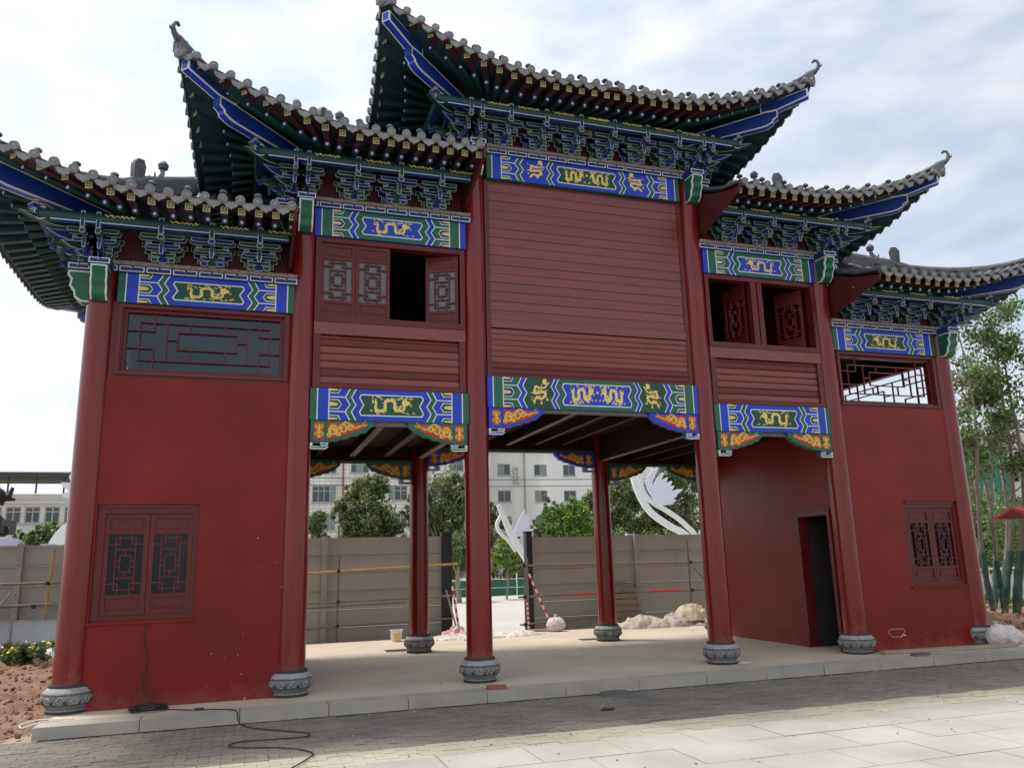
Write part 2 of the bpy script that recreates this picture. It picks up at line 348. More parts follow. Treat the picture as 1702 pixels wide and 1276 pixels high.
for x, y, t in bk:
    if y > -1.0 and x > 1.0: pass
    z = GZ-.014+rnd.uniform(-.003, .004)
    dirty = 0
    if nb < 290 and infr(x, y):
        key = (t, rnd.choice([0, 1, 2])) if not dirty else ('l', 0)
        o = link('paver', bm3[key], pav if t == 'd' else pav2); o.location = (x, y, z); nb += 1
    else:
        k = 'paver3' if (t == 'l' or dirty) else rnd.choice(['paver', 'paver4', 'paver2'])
        rest.box(x+.002, x+.198, y+.002, y+.098, z, z+.018, k)
ob('paver', rest, pav, kind='stuff')
# big pale slabs
y = -3.35; row = 0
while y > -9:
    h = .6; x = -12+(row % 2)*.4
    while x < 20:
        w = .8
        if infr(x+.4, y-.3) and (Vector((x, y))-cp).length > 3.5 and x < 13:
            m = MB(); m.box(.005, w-.005, -.005, -h+.005, 0, .022, rnd.choice(['slab', 'slab', 'slab2']))
            o = ob('slab', m, pav2); o.location = (x, y, GZ-.012+rnd.uniform(-.002, .002))
        else: pass
        x += w
    y -= h; row += 1
# ------------------------------------------------------------------ platform
plat = thing('stone_platform', 'long low concrete platform with granite kerb that the red gate stands on', 'platform')
mb = MB(); mb.box(-6.80, 9.2, -.62, 6.6, -.5, 0, 'conc'); ob('floor', mb, plat)
xs = [-6.86]
while xs[-1] < 9.0: xs.append(xs[-1]+rnd.uniform(.9, 1.08))
for a, b in zip(xs, xs[1:]):
    m = MB(); h = .003+rnd.uniform(0, .004); dy = rnd.uniform(-.006, .006)
    m.box(a+.004, b-.004, -.97+dy, -.623, -.115, h, 'curb'); ob('curb_stone', m, plat)
mb = MB(); mb.box(-6.8, 9.1, -.93, -.63, -.4, -.118, 'joint'); ob('curb_bed', mb, plat)
for (x0, x1, y0, y1) in ((-2.36, -1.95, 4.22, 4.62), (1.42, 1.82, 4.2, 4.5)):
    m = MB(); m.box(x0, x1, y0, y1, .001, .004, 'interior'); m.box(x0-.01, x1+.01, y0-.01, y0, .001, .012, 'steel'); ob('floor_pit', m, plat)
# ------------------------------------------------------------------ the gate
gate = thing('gate_building', 'tall red timber gate building with five upturned grey tile roofs and painted blue green beams', 'gate')
YB = 3.96; YR = 1.98; DD = 3.41
LV = {'low': 5.37, 'mid': 6.535, 'top': 7.705}
DE = {'low': .47, 'mid': .49, 'top': .56}
CX = {'low': 6.72, 'mid': 4.27, 'top': 1.84}
XIN = {'low': 4.40, 'mid': 1.98, 'top': 0.0}
# -- columns
drum_prof = [(.215, 0), (.225, .035), (.205, .045), (.225, .075), (.262, .13), (.268, .17), (.255, .225), (.225, .265), (.205, .275), (.205, .305)]
def drum_mesh():
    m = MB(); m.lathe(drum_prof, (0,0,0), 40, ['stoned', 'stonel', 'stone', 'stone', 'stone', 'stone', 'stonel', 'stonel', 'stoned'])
    # carved scrolls in relief round the belly
    def on(a, z, d=.004):
        for (r1, z1), (r2, z2) in zip(drum_prof, drum_prof[1:]):
            if z1 <= z <= z2: rr_ = r1+(r2-r1)*(z-z1)/(z2-z1)
        return ((rr_+d)*math.cos(a), (rr_+d)*math.sin(a), z)
    for i in range(11):
        a0 = 2*math.pi*i/11
        pts = []
        for t in range(15):
            q = t/14; an = q*2.4*math.pi*(1 if i % 2 else -1); rd = .046*(1-q*.8)
            pts.append(on(a0+rd*math.cos(an)/.26, .155+rd*math.sin(an)))
        m.tube(pts, .0055, 5, 'stonel')
        m.tube([on(a0+t/8*2*math.pi/11, .155+.04*math.cos(t/8*2*math.pi)*(-1)**i) for t in range(9)], .005, 5, 'stonel')
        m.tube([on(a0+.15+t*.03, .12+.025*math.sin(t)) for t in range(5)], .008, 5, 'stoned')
        for q in range(4): m.lathe([(.010, 0), (.004, .006)], on(a0+q*.174, .225, 0), 6, 'stonel', axis=(math.cos(a0+q*.174), math.sin(a0+q*.174), .4))
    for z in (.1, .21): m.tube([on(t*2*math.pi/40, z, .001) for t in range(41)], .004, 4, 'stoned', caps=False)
    return m.mesh('stone_drum', 35)
DM = drum_mesh(); colmesh = {}
def column(x, y, top, r_=.172):
    key = round(top, 2)
    if key not in colmesh:
        m = MB(); m.lathe([(r_+.004, .3), (r_+.004, .5), (r_, 1.5), (r_-.006, top)], (0,0,0), 36, 'col'); colmesh[key] = m.mesh('column', 30)
    c = link('column', colmesh[key], gate); c.location = (x, y, 0)
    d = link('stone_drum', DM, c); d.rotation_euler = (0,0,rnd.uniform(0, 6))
for sx in (-1, 1):
    for lv in ('low', 'mid', 'top'):
        column(sx*CX[lv], 0, LV[lv]-.1); column(sx*CX[lv], YB, LV[lv]-.1)
SASH = [(.22,.22,.07,.92),(.78,.78,.07,.92),(.2,.8,.07,.07),(.2,.8,.92,.92),(0,.33,.17,.17),(.67,1,.17,.17),(0,.33,.82,.82),(.67,1,.82,.82),
 (.33,.33,0,.17),(.67,.67,0,.17),(.33,.33,.82,1),(.67,.67,.82,1),(.22,.78,.26,.26),(.22,.78,.73,.73),(.35,.35,.36,.63),(.66,.66,.36,.63),
 (.35,.66,.36,.36),(.35,.66,.63,.63),(.5,.5,.26,.36),(.5,.5,.63,.73),(.22,.35,.45,.45),(.66,.78,.45,.45),(.22,.35,.54,.54),(.66,.78,.54,.54)]
CLER = [(.17,.17,0,.31),(0,.17,.31,.31),(.86,.86,0,.31),(.86,1,.31,.31),(0,.17,.62,.62),(.17,.17,.62,1),(.86,1,.62,.62),(.86,.86,.62,1),
 (.08,.08,.16,.83),(.93,.93,.16,.83),(.08,.93,.16,.16),(.08,.93,.83,.83),(.25,.25,.16,.83),(.78,.78,.16,.83),(.32,.71,.31,.31),(.32,.71,.62,.62),
 (.32,.32,.31,.62),(.71,.71,.31,.62),(.40,.40,.16,.31),(.63,.63,.16,.31),(.40,.40,.62,.83),(.63,.63,.62,.83),(.25,.32,.45,.45),(.71,.78,.45,.45)]
# -- walls with openings
def wallgrid(m, a0, a1, z0, z1, t0, t1, opens, k, axis='x'):
    xs_ = sorted({a0, a1, *[q for o in opens for q in o[:2]]}); zs_ = sorted({z0, z1, *[q for o in opens for q in o[2:]]})
    for xa, xb in zip(xs_, xs_[1:]):
        run = None
        for za, zb in zip(zs_, zs_[1:]):
            cx_, cz_ = (xa+xb)/2, (za+zb)/2
            hole = any(o[0] < cx_ < o[1] and o[2] < cz_ < o[3] for o in opens)
            if hole:
                if run: put(m, xa, xb, run[0], run[1], t0, t1, k, axis); run = None
            else: run = (run[0], zb) if run else (za, zb)
        if run: put(m, xa, xb, run[0], run[1], t0, t1, k, axis)
def put(m, a, b, z0, z1, t0, t1, k, axis):
    if axis == 'x': m.box(a, b, t0, t1, z0, z1, k)
    else: m.box(t0, t1, a, b, z0, z1, k)
WO = (5.42, 6.56, .97, 2.33)      # low window opening (|x|)
UO = (4.50, 6.44, 3.97, 4.79)     # upper clerestory opening
def mo(o, s): return (min(o[0]*s, o[1]*s), max(o[0]*s, o[1]*s), o[2], o[3])
for s in (-1, 1):
    a, b = sorted((s*4.33, s*6.66))
    m = MB(); wallgrid(m, a, b, 0, 3.88, -.09, .09, [mo(WO, s)], 'wall'); ob('wall', m, gate)
    m = MB(); wallgrid(m, a, b, 3.88, 4.86, -.075, .075, [mo(UO, s)], 'frame')
    # mouldings round the clerestory
    for (i, w, d) in ((0, .05, -.10), (.05, .03, -.088)):
        x0, x1, z0, z1 = mo((UO[0]-.0+i, UO[1]-i, UO[2]+i, UO[3]-i), s)
        if i == 0:
            m.box(x0-.06, x1+.06, d, -.074, z1+.005, z1+.045, 'wood2'); m.box(x0-.06, x1+.06, d, -.074, z0-.045, z0-.005, 'wood2')
            m.box(x0-.06, x0-.02, d, -.074, z0-.004, z1+.004, 'wood2'); m.box(x1+.02, x1+.06, d, -.074, z0-.004, z1+.004, 'wood2')
    ob('window_surround', m, gate)
    m = MB(); wallgrid(m, a, b, 0, 4.86, YB-.08, YB+.08, [mo((UO[0]+.05, UO[1]-.05, UO[2], UO[3]), s)], 'wall'); ob('wall', m, gate)
    m = MB(); wallgrid(m, .12, YB-.12, 0, 4.9, s*6.72-.07, s*6.72+.07, [(.3, 3.66, 3.97, 4.79)], 'wall', 'y'); ob('wall', m, gate)
    m = MB()
    for bb in CLER:
        t_ = .018; ya, yb = .3+min(bb[0], bb[1])*3.36, .3+max(bb[0], bb[1])*3.36; za, zb_ = 4.79-max(bb[2], bb[3])*.82, 4.79-min(bb[2], bb[3])*.82
        m.box(s*6.72-.014, s*6.72+.014, ya-t_/2, yb+t_/2, za-t_/2, zb_+t_/2, 'frame')
    ob('lattice', m, gate)
    m = MB()
    op = [(.27, 1.08, 0, 2.24)] if s > 0 else []
    wallgrid(m, .12, YB-.12, 0, 5.3, s*4.27-.07, s*4.27+.07, op, 'wall', 'y'); ob('wall', m, gate)
    # room floor / ceiling of the wings
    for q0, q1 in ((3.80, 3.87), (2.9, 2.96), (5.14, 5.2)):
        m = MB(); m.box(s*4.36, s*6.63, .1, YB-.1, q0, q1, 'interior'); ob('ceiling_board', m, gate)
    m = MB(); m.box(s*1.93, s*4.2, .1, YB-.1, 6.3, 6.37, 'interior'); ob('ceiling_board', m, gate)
    # tops of wing rooms up to roof
    m = MB(); m.box(*sorted((s*4.33, s*6.66)), -.05, .05, 4.863, 5.25, 'darkred'); m.box(*sorted((s*4.33, s*6.66)), YB-.05, YB+.05, 4.863, 5.25, 'darkred')
    m.box(s*6.72-.05, s*6.72+.05, .12, YB-.12, 4.903, 5.25, 'darkred'); ob('lintel_board', m, gate)
# door in the right inner wall: frame + open leaf inside
m = MB(); m.box(4.17, 4.36, 1.0, 1.08, 0, 2.24, 'frame'); m.box(4.17, 4.36, .27, 1.0, 2.14, 2.24, 'frame'); m.box(4.17, 4.36, .2, .27, 0, 2.24, 'frame')
dr = ob('door_frame', m, gate)
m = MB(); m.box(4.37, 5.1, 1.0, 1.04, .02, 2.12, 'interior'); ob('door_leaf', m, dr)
# -- lattice helpers
def bar(m, u0, u1, v0, v1, x0, z1, w, h, t, y, k='frame', dep=.028):
    """bar in window coords u right, v down"""
    xa, xb = x0+min(u0, u1)*w, x0+max(u0, u1)*w; za, zb = z1-max(v0, v1)*h, z1-min(v0, v1)*h
    if abs(u1-u0) < 1e-6: m.box(xa-t/2, xa+t/2, y-dep/2, y+dep/2, za-t/2, zb+t/2, k)
    else: m.box(xa-t/2, xb+t/2, y-dep/2*.94, y+dep/2*.94, za-t/2, zb+t/2, k)
def sash(parent, w, h, tp=.15, bp_=.15, st=.05):
    """sash in local coords x 0..w, y 0 = outside face, z 0..h"""
    m = MB(); t = .035
    m.box(0, st, 0, t, 0, h, 'frame'); m.box(w-st, w, 0, t, 0, h, 'frame')
    for z0, z1 in ((0, st), (h-st, h), (bp_, bp_+.04), (h-tp-.04, h-tp)): m.box(st, w-st, .001, t-.001, z0, z1, 'frame')
    m.box(st, w-st, .016, .024, st, bp_, 'frame'); m.box(st, w-st, .016, .024, h-tp, h-st, 'frame')
    for z0, z1 in ((st, bp_), (h-tp, h-st)):
        m.box(st+.03, w-st-.03, .008, .0155, z0+.025, z1-.025, 'frame')
    s_ = ob('window_sash', m, parent)
    return s_
def sash_lattice(parent, w, h, tp=.15, bp_=.15, st=.05):
    m = MB(); x0, z1 = st, h-tp-.04; W_, H_ = w-2*st, h-tp-.04-bp_-.04
    for b in SASH: bar(m, *b, x0, z1, W_, H_, .014, .012)
    l = ob('lattice', m, parent)
    g = MB(); g.box(x0, x0+W_, .024, .029, z1-H_, z1, 'glass'); ob('pane', g, parent)
# low windows
for s in (-1, 1):
    x0, x1, z0, z1 = mo(WO, s)
    wf = bpy.data.objects.new('window', None); COL.objects.link(wf); wf.parent = gate
    m = MB()
    m.box(x0, x0+.09, -.05, .06, z0, z1, 'frame'); m.box(x1-.06, x1, -.05, .06, z0, z1, 'frame')
    m.box(x0+.09, x1-.06, -.05, .06, z1-.11, z1, 'frame'); m.box(x0+.09, x1-.06, -.05, .06, z0, z0+.06, 'frame')
    m.box(x0+.09, x1-.06, -.062, -.05, z1-.04, z1-.001, 'wood2')
    ob('window_frame', m, wf)
    m = MB(); m.box(x0-.03 if s > 0 else x0-.08, x1+.02, -.115, -.03, z0-.03, z0-.003, 'wall'); ob('window_sill', m, wf)
    w = (x1-x0-.15)/2-.004
    for i in range(2):
        e = sash(wf, w, z1-z0-.175, .20, .20, .055); e.location = (x0+.09+i*(w+.006), -.03, z0+.062)
        me_l = MB(); hh = z1-z0-.175
        for b in SASH: bar(me_l, *b, .055, hh-.24, w-.11, hh-.48, .014, .012)
        me_l.box(.055, w-.055, .024, .029, .24, hh-.24, 'glass')
        l = ob('lattice', me_l, wf); l.location = e.location
    # dark room lining behind the sashes keeps depth
# clerestory windows
for s in (-1, 1):
    for yy, kk in ((0, 1), (YB, 0)):
        x0, x1, z0, z1 = mo(UO, s)
        if not kk: x0 += .06; x1 -= .06
        wf = bpy.data.objects.new('clerestory_window', None); COL.objects.link(wf); wf.parent = gate
        m = MB(); m.box(x0, x0+.04, yy-.04, yy+.04, z0, z1, 'frame'); m.box(x1-.04, x1, yy-.04, yy+.04, z0, z1, 'frame')
        m.box(x0+.04, x1-.04, yy-.04, yy+.04, z1-.04, z1, 'frame'); m.box(x0+.04, x1-.04, yy-.04, yy+.04, z0, z0+.04, 'frame'); ob('window_frame', m, wf)
        m = MB()
        for b in CLER: bar(m, *b, x0+.04, z1-.04, x1-x0-.08, z1-z0-.08, .016, yy-.01)
        ob('lattice', m, wf)
        if s < 0 or not kk:
            m = MB(); m.box(x0+.04, x1-.04, yy+.012, yy+.018, z0+.04, z1-.04, 'glass2' if kk else 'glass'); ob('pane', m, wf)
# -- mid storey bays (|x| 2.0 .. 4.1)
for s in (-1, 1):
    a, b = sorted((s*2.0, s*4.11)); BT = 5.99
    # plank apron z 3.86..4.75 and rail
    zb = 3.86; zt = 4.60
    m = MB(); m.box(a, a+.09, -.09, -.02, zb, zt, 'wood2'); m.box(b-.09, b, -.09, -.02, zb, zt, 'wood2')
    m.box(a, b, -.095, .02, zt+.001, 4.77, 'wood'); m.box(a+.09, b-.09, -.088, -.02, zb, zb+.06, 'wood2'); ob('panel_frame', m, gate)
    z = zb+.063
    while z < zt-.02:
        h = min(.105, zt-z-.003); m = MB()
        m.prism([(0, 0), (.022, .001), (.030, .012), (.034, h*.45), (.030, h-.018), (.021, h-.003), (0, h-.002)], (b-.093, -.03, z), (0,-1,0), (0,0,1), 0, b-a-.186, 'wood' if rnd.random() < .6 else 'wood2')
        ob('plank', m, gate); z += h
    # window frame
    m = MB(); fz0, fz1 = 4.775, 5.99
    m.box(a, a+.07, -.1, .05, fz0, fz1, 'frame'); m.box(b-.07, b, -.1, .05, fz0, fz1, 'frame'); m.box(a+.07, b-.07, -.1, .05, fz1-.07, fz1, 'frame'); m.box(a+.07, b-.07, -.1, .05, fz0, fz0+.085, 'frame')
    wf = ob('window_frame', m, gate)
    h = fz1-.072-fz0-.087
    def leaf(x, y, rz, w=.475):
        e = bpy.data.objects.new('window_sash', None); e = sash(wf, w, h, .2, .19, .05); e.location = (x, y, fz0+.086); e.rotation_euler = (0,0,rz)
        m2 = MB()
        for bb in SASH: bar(m2, *bb, .05, h-.24, w-.10, h-.47, .016, .004 if s < 0 else .018, 'frame' if s < 0 else 'wood3', .028 if s < 0 else .05)
        if s < 0: m2.box(.05, w-.05, .022, .028, .23, h-.24, 'gpane')
        l = ob('lattice', m2, wf); l.location = e.location; l.rotation_euler = e.rotation_euler
    if s < 0:
        leaf(-4.04, -.07, 0); leaf(-3.56, -.07, 0)
        leaf(-2.09-.475*math.cos(R(24)), -.05+.475*math.sin(R(24))+.0, R(-24))
    else:
        m = MB(); m.box(2.86, 2.96, -.095, .03, fz0+.086, fz1-.071, 'frame'); m.box(2.99, 3.08, -.085, .03, fz0+.086, fz1-.071, 'frame'); ob('mullion', m, wf)
        leaf(2.84, .04, R(104)); leaf(3.96, .04, R(118))
# -- centre boarding
a, b = -1.67, 1.67
m = MB(); m.box(a, a+.07, -.06, .02, 4.12, 7.18, 'wood2'); m.box(b-.07, b, -.06, .02, 4.12, 7.18, 'wood2')
m.box(a+.07, b-.07, -.07, .02, 4.86, 4.98, 'wood'); m.box(a+.07, b-.07, -.06, .02, 4.12, 4.17, 'wood2'); ob('panel_frame', m, gate)
z = 4.985; k = 0
while z < 7.17:
    h = min(rnd.uniform(.135, .158), 7.18-z); m = MB(); d = rnd.uniform(.034, .040)
    m.prism([(0, .001), (d-.004, .001), (d, .005), (d, h-.006), (d-.004, h-.002), (0, h-.002)], (b-.072, -.01, z), (0,-1,0), (0,0,1), 0, b-a-.144, rnd.choice(['wood', 'wood3']))
    ob('plank', m, gate); z += h
z = 4.173
while z < 4.85:
    h = min(.085, 4.858-z); m = MB()
    m.prism([(0, .001), (.030, .001), (.036, .008), (.040, h*.45), (.037, h-.012), (.031, h-.002), (0, h-.002)], (b-.072, -.015, z), (0,-1,0), (0,0,1), 0, b-a-.144, rnd.choice(['wood', 'wood2']))
    ob('plank', m, gate); z += h
# back upper walls, cross walls, ceilings
m = MB(); m.box(-1.67, 1.67, YB-.05, YB+.05, 4.06, 7.6, 'wood'); ob('wall', m, gate)
for s in (-1, 1):
    a, b = sorted((s*2.0, s*4.11)); m = MB(); m.box(a, b, YB-.05, YB+.05, 3.8, 6.4, 'wood'); ob('wall', m, gate)
    m = MB(); m.box(s*4.27-.05, s*4.27+.05, .12, YB-.12, 5.303, 6.45, 'wall'); ob('wall', m, gate); m = MB(); m.box(s*1.84-.05, s*1.84+.05, .12, YB-.12, 3.95, 7.6, 'wall'); ob('wall', m, gate)
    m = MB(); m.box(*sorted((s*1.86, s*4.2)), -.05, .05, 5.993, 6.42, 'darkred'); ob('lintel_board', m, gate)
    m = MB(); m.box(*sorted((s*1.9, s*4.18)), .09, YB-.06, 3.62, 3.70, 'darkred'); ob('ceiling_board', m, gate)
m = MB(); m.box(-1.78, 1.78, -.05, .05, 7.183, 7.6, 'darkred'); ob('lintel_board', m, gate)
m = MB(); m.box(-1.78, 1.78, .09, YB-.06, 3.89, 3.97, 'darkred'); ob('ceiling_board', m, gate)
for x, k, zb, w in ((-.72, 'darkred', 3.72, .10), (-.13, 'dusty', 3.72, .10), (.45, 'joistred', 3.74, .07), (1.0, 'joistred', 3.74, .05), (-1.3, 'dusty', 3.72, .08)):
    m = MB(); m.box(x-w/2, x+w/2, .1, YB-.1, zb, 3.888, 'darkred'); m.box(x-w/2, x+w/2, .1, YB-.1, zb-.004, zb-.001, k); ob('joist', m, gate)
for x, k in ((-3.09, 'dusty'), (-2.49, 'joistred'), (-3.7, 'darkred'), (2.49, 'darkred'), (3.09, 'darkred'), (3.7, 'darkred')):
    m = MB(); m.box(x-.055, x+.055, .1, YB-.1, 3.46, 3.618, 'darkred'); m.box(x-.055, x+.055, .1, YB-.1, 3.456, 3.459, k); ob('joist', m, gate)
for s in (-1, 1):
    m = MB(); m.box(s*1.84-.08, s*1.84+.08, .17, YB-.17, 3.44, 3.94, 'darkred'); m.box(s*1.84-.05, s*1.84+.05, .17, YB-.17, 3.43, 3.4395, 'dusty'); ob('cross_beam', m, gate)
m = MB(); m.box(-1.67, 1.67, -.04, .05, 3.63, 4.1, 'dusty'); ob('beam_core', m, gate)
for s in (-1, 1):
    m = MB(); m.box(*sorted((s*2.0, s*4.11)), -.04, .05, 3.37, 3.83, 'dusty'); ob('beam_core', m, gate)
# ------------------------------------------------------------------ painted beams
def scale_pts(p, s, ox=0, oy=0, fx=1): return [(ox+fx*q[0]*s, oy+q[1]*s) for q in p]
def dragon(m, cx, cz, w, h, flip, O, d, k='gold', tall=False):
    """long relief dragon: sinuous body, head, four clawed legs, flames and cloud wisps"""
    F = -1 if flip else 1
    def T(p): return [(cx+F*q[0]*w/2, cz+q[1]*h/2) for q in p]
    n = 74; body = []
    for i in range(n):
        t = i/(n-1); th = t*math.pi*3.5+2.2; x = -.80+1.40*t-.085*math.sin(2*th); y_ = .60*math.sin(th)*(.98-.15*t)
        body.append((x, y_))
    wd = [h*(.045+.10*math.sin(math.pi*min(1, (i/(n-1))*.62+.22))) for i in range(n)]
    m.ribbon(T(body), wd, O, X_, Z_, d, k, h=.006)
    hx, hy = body[-1]
    head = [(hx-.06, hy-.28), (hx+.05, hy-.34), (hx+.16, hy-.18), (hx+.27, hy-.12), (hx+.20, hy+.02), (hx+.28, hy+.14), (hx+.14, hy+.22), (hx+.04, hy+.34), (hx-.08, hy+.25), (hx-.10, hy)]
    m.prism(T(head), O, X_, Z_, d-.001, d+.008, k)
    lw = h*.06
    for st in ([(hx, hy+.3), (hx-.1, hy+.55), (hx-.02, hy+.8)], [(hx+.08, hy+.28), (hx+.1, hy+.6), (hx+.2, hy+.72)], [(hx+.2, hy), (hx+.32, hy-.2), (hx+.26, hy-.45)], [(hx-.1, hy-.2), (hx-.2, hy-.45), (hx-.12, hy-.6)]):
        m.ribbon(T(st), [lw, lw*.8, lw*.2], O, X_, Z_, d, k, h=.004)
    for i, sg in ((12, -1), (28, 1), (43, -1), (58, 1)):
        bx, by = body[i]; kx, ky = bx+.08, by+sg*.38
        m.ribbon(T([(bx, by), (kx-.1, (by+ky)/2), (kx, ky)]), [lw*2, lw*1.6, lw], O, X_, Z_, d, k, h=.005)
        for a in (-.09, 0, .09): m.ribbon(T([(kx, ky), (kx+a, ky+sg*.16)]), [lw, lw*.3], O, X_, Z_, d, k)
    tx, ty = body[0]
    for a in (-.35, 0, .35, .6): m.ribbon(T([(tx, ty), (tx-.08, ty+a*.5), (tx-.14+abs(a)*.1, ty+a)]), [lw, lw, lw*.2], O, X_, Z_, d, k)
    for i in range(3, n-3, 3):
        bx, by = body[i]; dx, dy = body[i+1][0]-body[i-1][0], body[i+1][1]-body[i-1][1]; l = math.hypot(dx*w, dy*h)
        nx, ny = -dy*h/l, dx*w/l; r_ = wd[i]*.95
        p = (cx+F*(bx*w/2), cz+by*h/2); q = (p[0]+F*nx*r_, p[1]+ny*r_)
        m.ribbon([p, q], [lw*.9, lw*.2], O, X_, Z_, d+.001, k)
    rn = random.Random(int(abs(cx*100))+3)
    for i in range(22):
        x, y_ = -.92+.085*i, rn.choice([-1, 1])*rn.uniform(.5, .92)
        m.ribbon(T([(x, y_), (x+.04, y_+.09), (x+.09, y_-.05), (x+.13, y_+.03)]), [lw*.5, lw*.7, lw*.6, lw*.2], O, X_, Z_, d, k)
def medallion(m, cx, cz, w, h, flip, O, d, k='gold'):
    F = -1 if flip else 1; T = lambda p: [(cx+F*q[0]*w/2, cz+q[1]*h/2) for q in p]
    n = 60; body = [(.62*math.sin(t*math.pi*3.3+.9)*(1-.25*t)+.12*math.sin(t*23), .90-1.62*t+.17*math.sin(2*(t*math.pi*3.3+.9))) for t in [i/(n-1) for i in range(n)]][::-1]
    m.ribbon(T(body), [w*(.04+.085*math.sin(math.pi*min(1, i/(n-1)*.7+.2))) for i in range(n)], O, X_, Z_, d, k, h=.006)
    hx, hy = body[-1]; head = [(hx+a_*.9, hy+b_*.9) for a_, b_ in [(-.2, -.22), (.1, -.3), (.3, -.1), (.22, .05), (.32, .2), (.05, .3), (-.2, .18)]]
    m.prism(T(head), O, X_, Z_, d-.001, d+.009, k)
    for i in range(1, n-6, 3):
        x, y_ = body[i]; s_ = 1.22
        m.ribbon(T([(x, y_), (x*s_-.05*y_, y_*s_+.05*x)]), [w*.05, w*.01], O, X_, Z_, d+.0015, k)
    rn = random.Random(int(abs(cx)*50)+int(cz*9))
    for a in range(14):
        x, y_ = rn.uniform(-.85, .85), rn.uniform(-.85, .85)
        m.ribbon(T([(x, y_), (x+rn.uniform(-.2, .2), y_+rn.uniform(-.25, .25)), (x+rn.uniform(-.25, .25), y_+rn.uniform(-.2, .2))]), [w*.05, w*.06, w*.01], O, X_, Z_, d+.004, k)
    for a in range(7):
        an = a*.9+.4; x, y_ = .75*math.cos(an), .75*math.sin(an)
        m.ribbon(T([(x*.8, y_*.8), (x*1.2, y_*1.15)]), [w*.06, w*.015], O, X_, Z_, d+.002, k)
def painted_beam(x0, x1, z0, z1, yf, main, field, med=False, back=.08, relief=True):
    """main = colour round the cartouche, other = the second one; returns the beam part"""
    oth = 'green' if main == 'blue' else 'blue'
    m = MB(); m.box(x0, x1, yf, yf+back, z0, z1, oth)
    H = z1-z0; Wd = x1-x0; O = (0, yf, 0); zm = (z0+z1)/2
    bm_ = ob('painted_beam', m, gate)
    p = MB()
    def rect(a, b, c, d_, k, dd): p.flat([(a, c), (b, c), (b, d_), (a, d_)], O, X_, Z_, dd, k)
    wl = .018
    for fx in (1, -1):
        e = x0 if fx > 0 else x1
        q = lambda t: e+fx*t
        R_ = lambda t0, t1, k, dd: rect(min(q(t0), q(t1)), max(q(t0), q(t1)), z0, z1, k, dd)
        s1 = .085 if not med else .075
        R_(s1, s1+.015, 'white', .003); R_(s1+.015, s1+.15, main, .003)
        t0 = s1+.15; R_(t0, t0+wl*.8, 'white', .003)
        hx0 = t0+wl*.8; hx1 = hx0+.20; dv = .060
        # ground of the tongue zone
        zz_ = [(z0, dv), (z0+H*.27, 0), (zm, dv), (z1-H*.27, 0), (z1, dv)]
        p.flat([(q(hx0), z0)]+[(q(hx1+o_), z_) for z_, o_ in zz_]+[(q(hx0), z1)], O, X_, Z_, .003, main)
        # tongues
        for c_, hh, cut in ((zm, .135*H/.44, 0), (z1, .135*H/.44, -1), (z0, .135*H/.44, 1)):
            for (wd_, k, dd, L_) in ((hh, 'white', .005, .15), (hh-.022, main, .007, .14)):
                pts = [(hx0, c_-wd_/2 if cut != 1 else z0), (hx0, c_+wd_/2 if cut != -1 else z1)]
                if cut == 0: pts = [(hx0, c_-wd_/2), (hx0+L_-.03, c_-wd_/2), (hx0+L_+.01, c_), (hx0+L_-.03, c_+wd_/2), (hx0, c_+wd_/2)]
                elif cut == -1: pts = [(hx0, c_), (hx0, c_-wd_/2), (hx0+L_-.03, c_-wd_/2), (hx0+L_, c_)]
                else: pts = [(hx0, c_), (hx0+L_, c_), (hx0+L_-.03, c_+wd_/2), (hx0, c_+wd_/2)]
                p.flat([(q(a_), b_) for a_, b_ in pts], O, X_, Z_, dd, 'white' if k == 'white' else ('dgreen' if main == 'blue' else 'dblue'))
            # gold comb
            g0, g1 = hx0+.0, hx0+.10; zz = c_ if cut == 0 else c_+cut*.018
            n = 7
            for i in range(n):
                a_ = g0+(g1-g0)*i/n; hz = (.03 if cut == 0 else .016)*(1-.4*i/n)
                p.flat([(q(a_), zz-hz), (q(a_+.011), zz-hz), (q(a_+.011), zz+hz), (q(a_), zz+hz)], O, X_, Z_, .009, 'gold')
            p.flat([(q(g0), zz-.007), (q(g1+.01), zz-.007), (q(g1+.01), zz+.007), (q(g0), zz+.007)], O, X_, Z_, .0105, 'gold')
        # zone separators between tongues
        for c_ in (z0+H*.27, z1-H*.27):
            p.ribbon([(q(hx0), c_), (q(hx1), c_)], .014, O, X_, Z_, .006, 'white')
        # chevrons
        def chev(t, w, k, dd): p.flat([(q(t+w+o_), z_) for z_, o_ in zz_]+[(q(t+o_), z_) for z_, o_ in zz_[::-1]], O, X_, Z_, dd, k)
        t = hx1; chev(t, .016, 'white', .004); chev(t+.016, .065, oth, .004); chev(t+.081, .016, 'white', .004)
        t += .097
        if med:
            mw = .42
            p.flat([(q(t+mw+o_), z_) for z_, o_ in zz_]+[(q(t+o_), z_) for z_, o_ in zz_[::-1]], O, X_, Z_, .0035, 'dgreen' if field == 'blue' else 'blue')
            mc = (q(t+mw/2+dv*.55), zm)
            t += mw
            chev(t, .014, 'white', .005); chev(t+.014, .05, oth, .005); chev(t+.064, .014, 'white', .005); t += .085
            if relief:
                g = MB(); medallion(g, mc[0], mc[1], .31, H*.72, fx < 0, O, .008); ob('gold_relief', g, bm_)
        if fx > 0: tl = t
        tt = t
    # centre zone ground + cartouche
    a0, a1 = x0+tt, x1-tt
    p.flat([(a1-o_, z_) for z_, o_ in zz_]+[(a0+o_, z_) for z_, o_ in zz_[::-1]], O, X_, Z_, .0032, main)
    g0, g1 = a0+.09, a1-.09; e_ = .065 if not med else .055
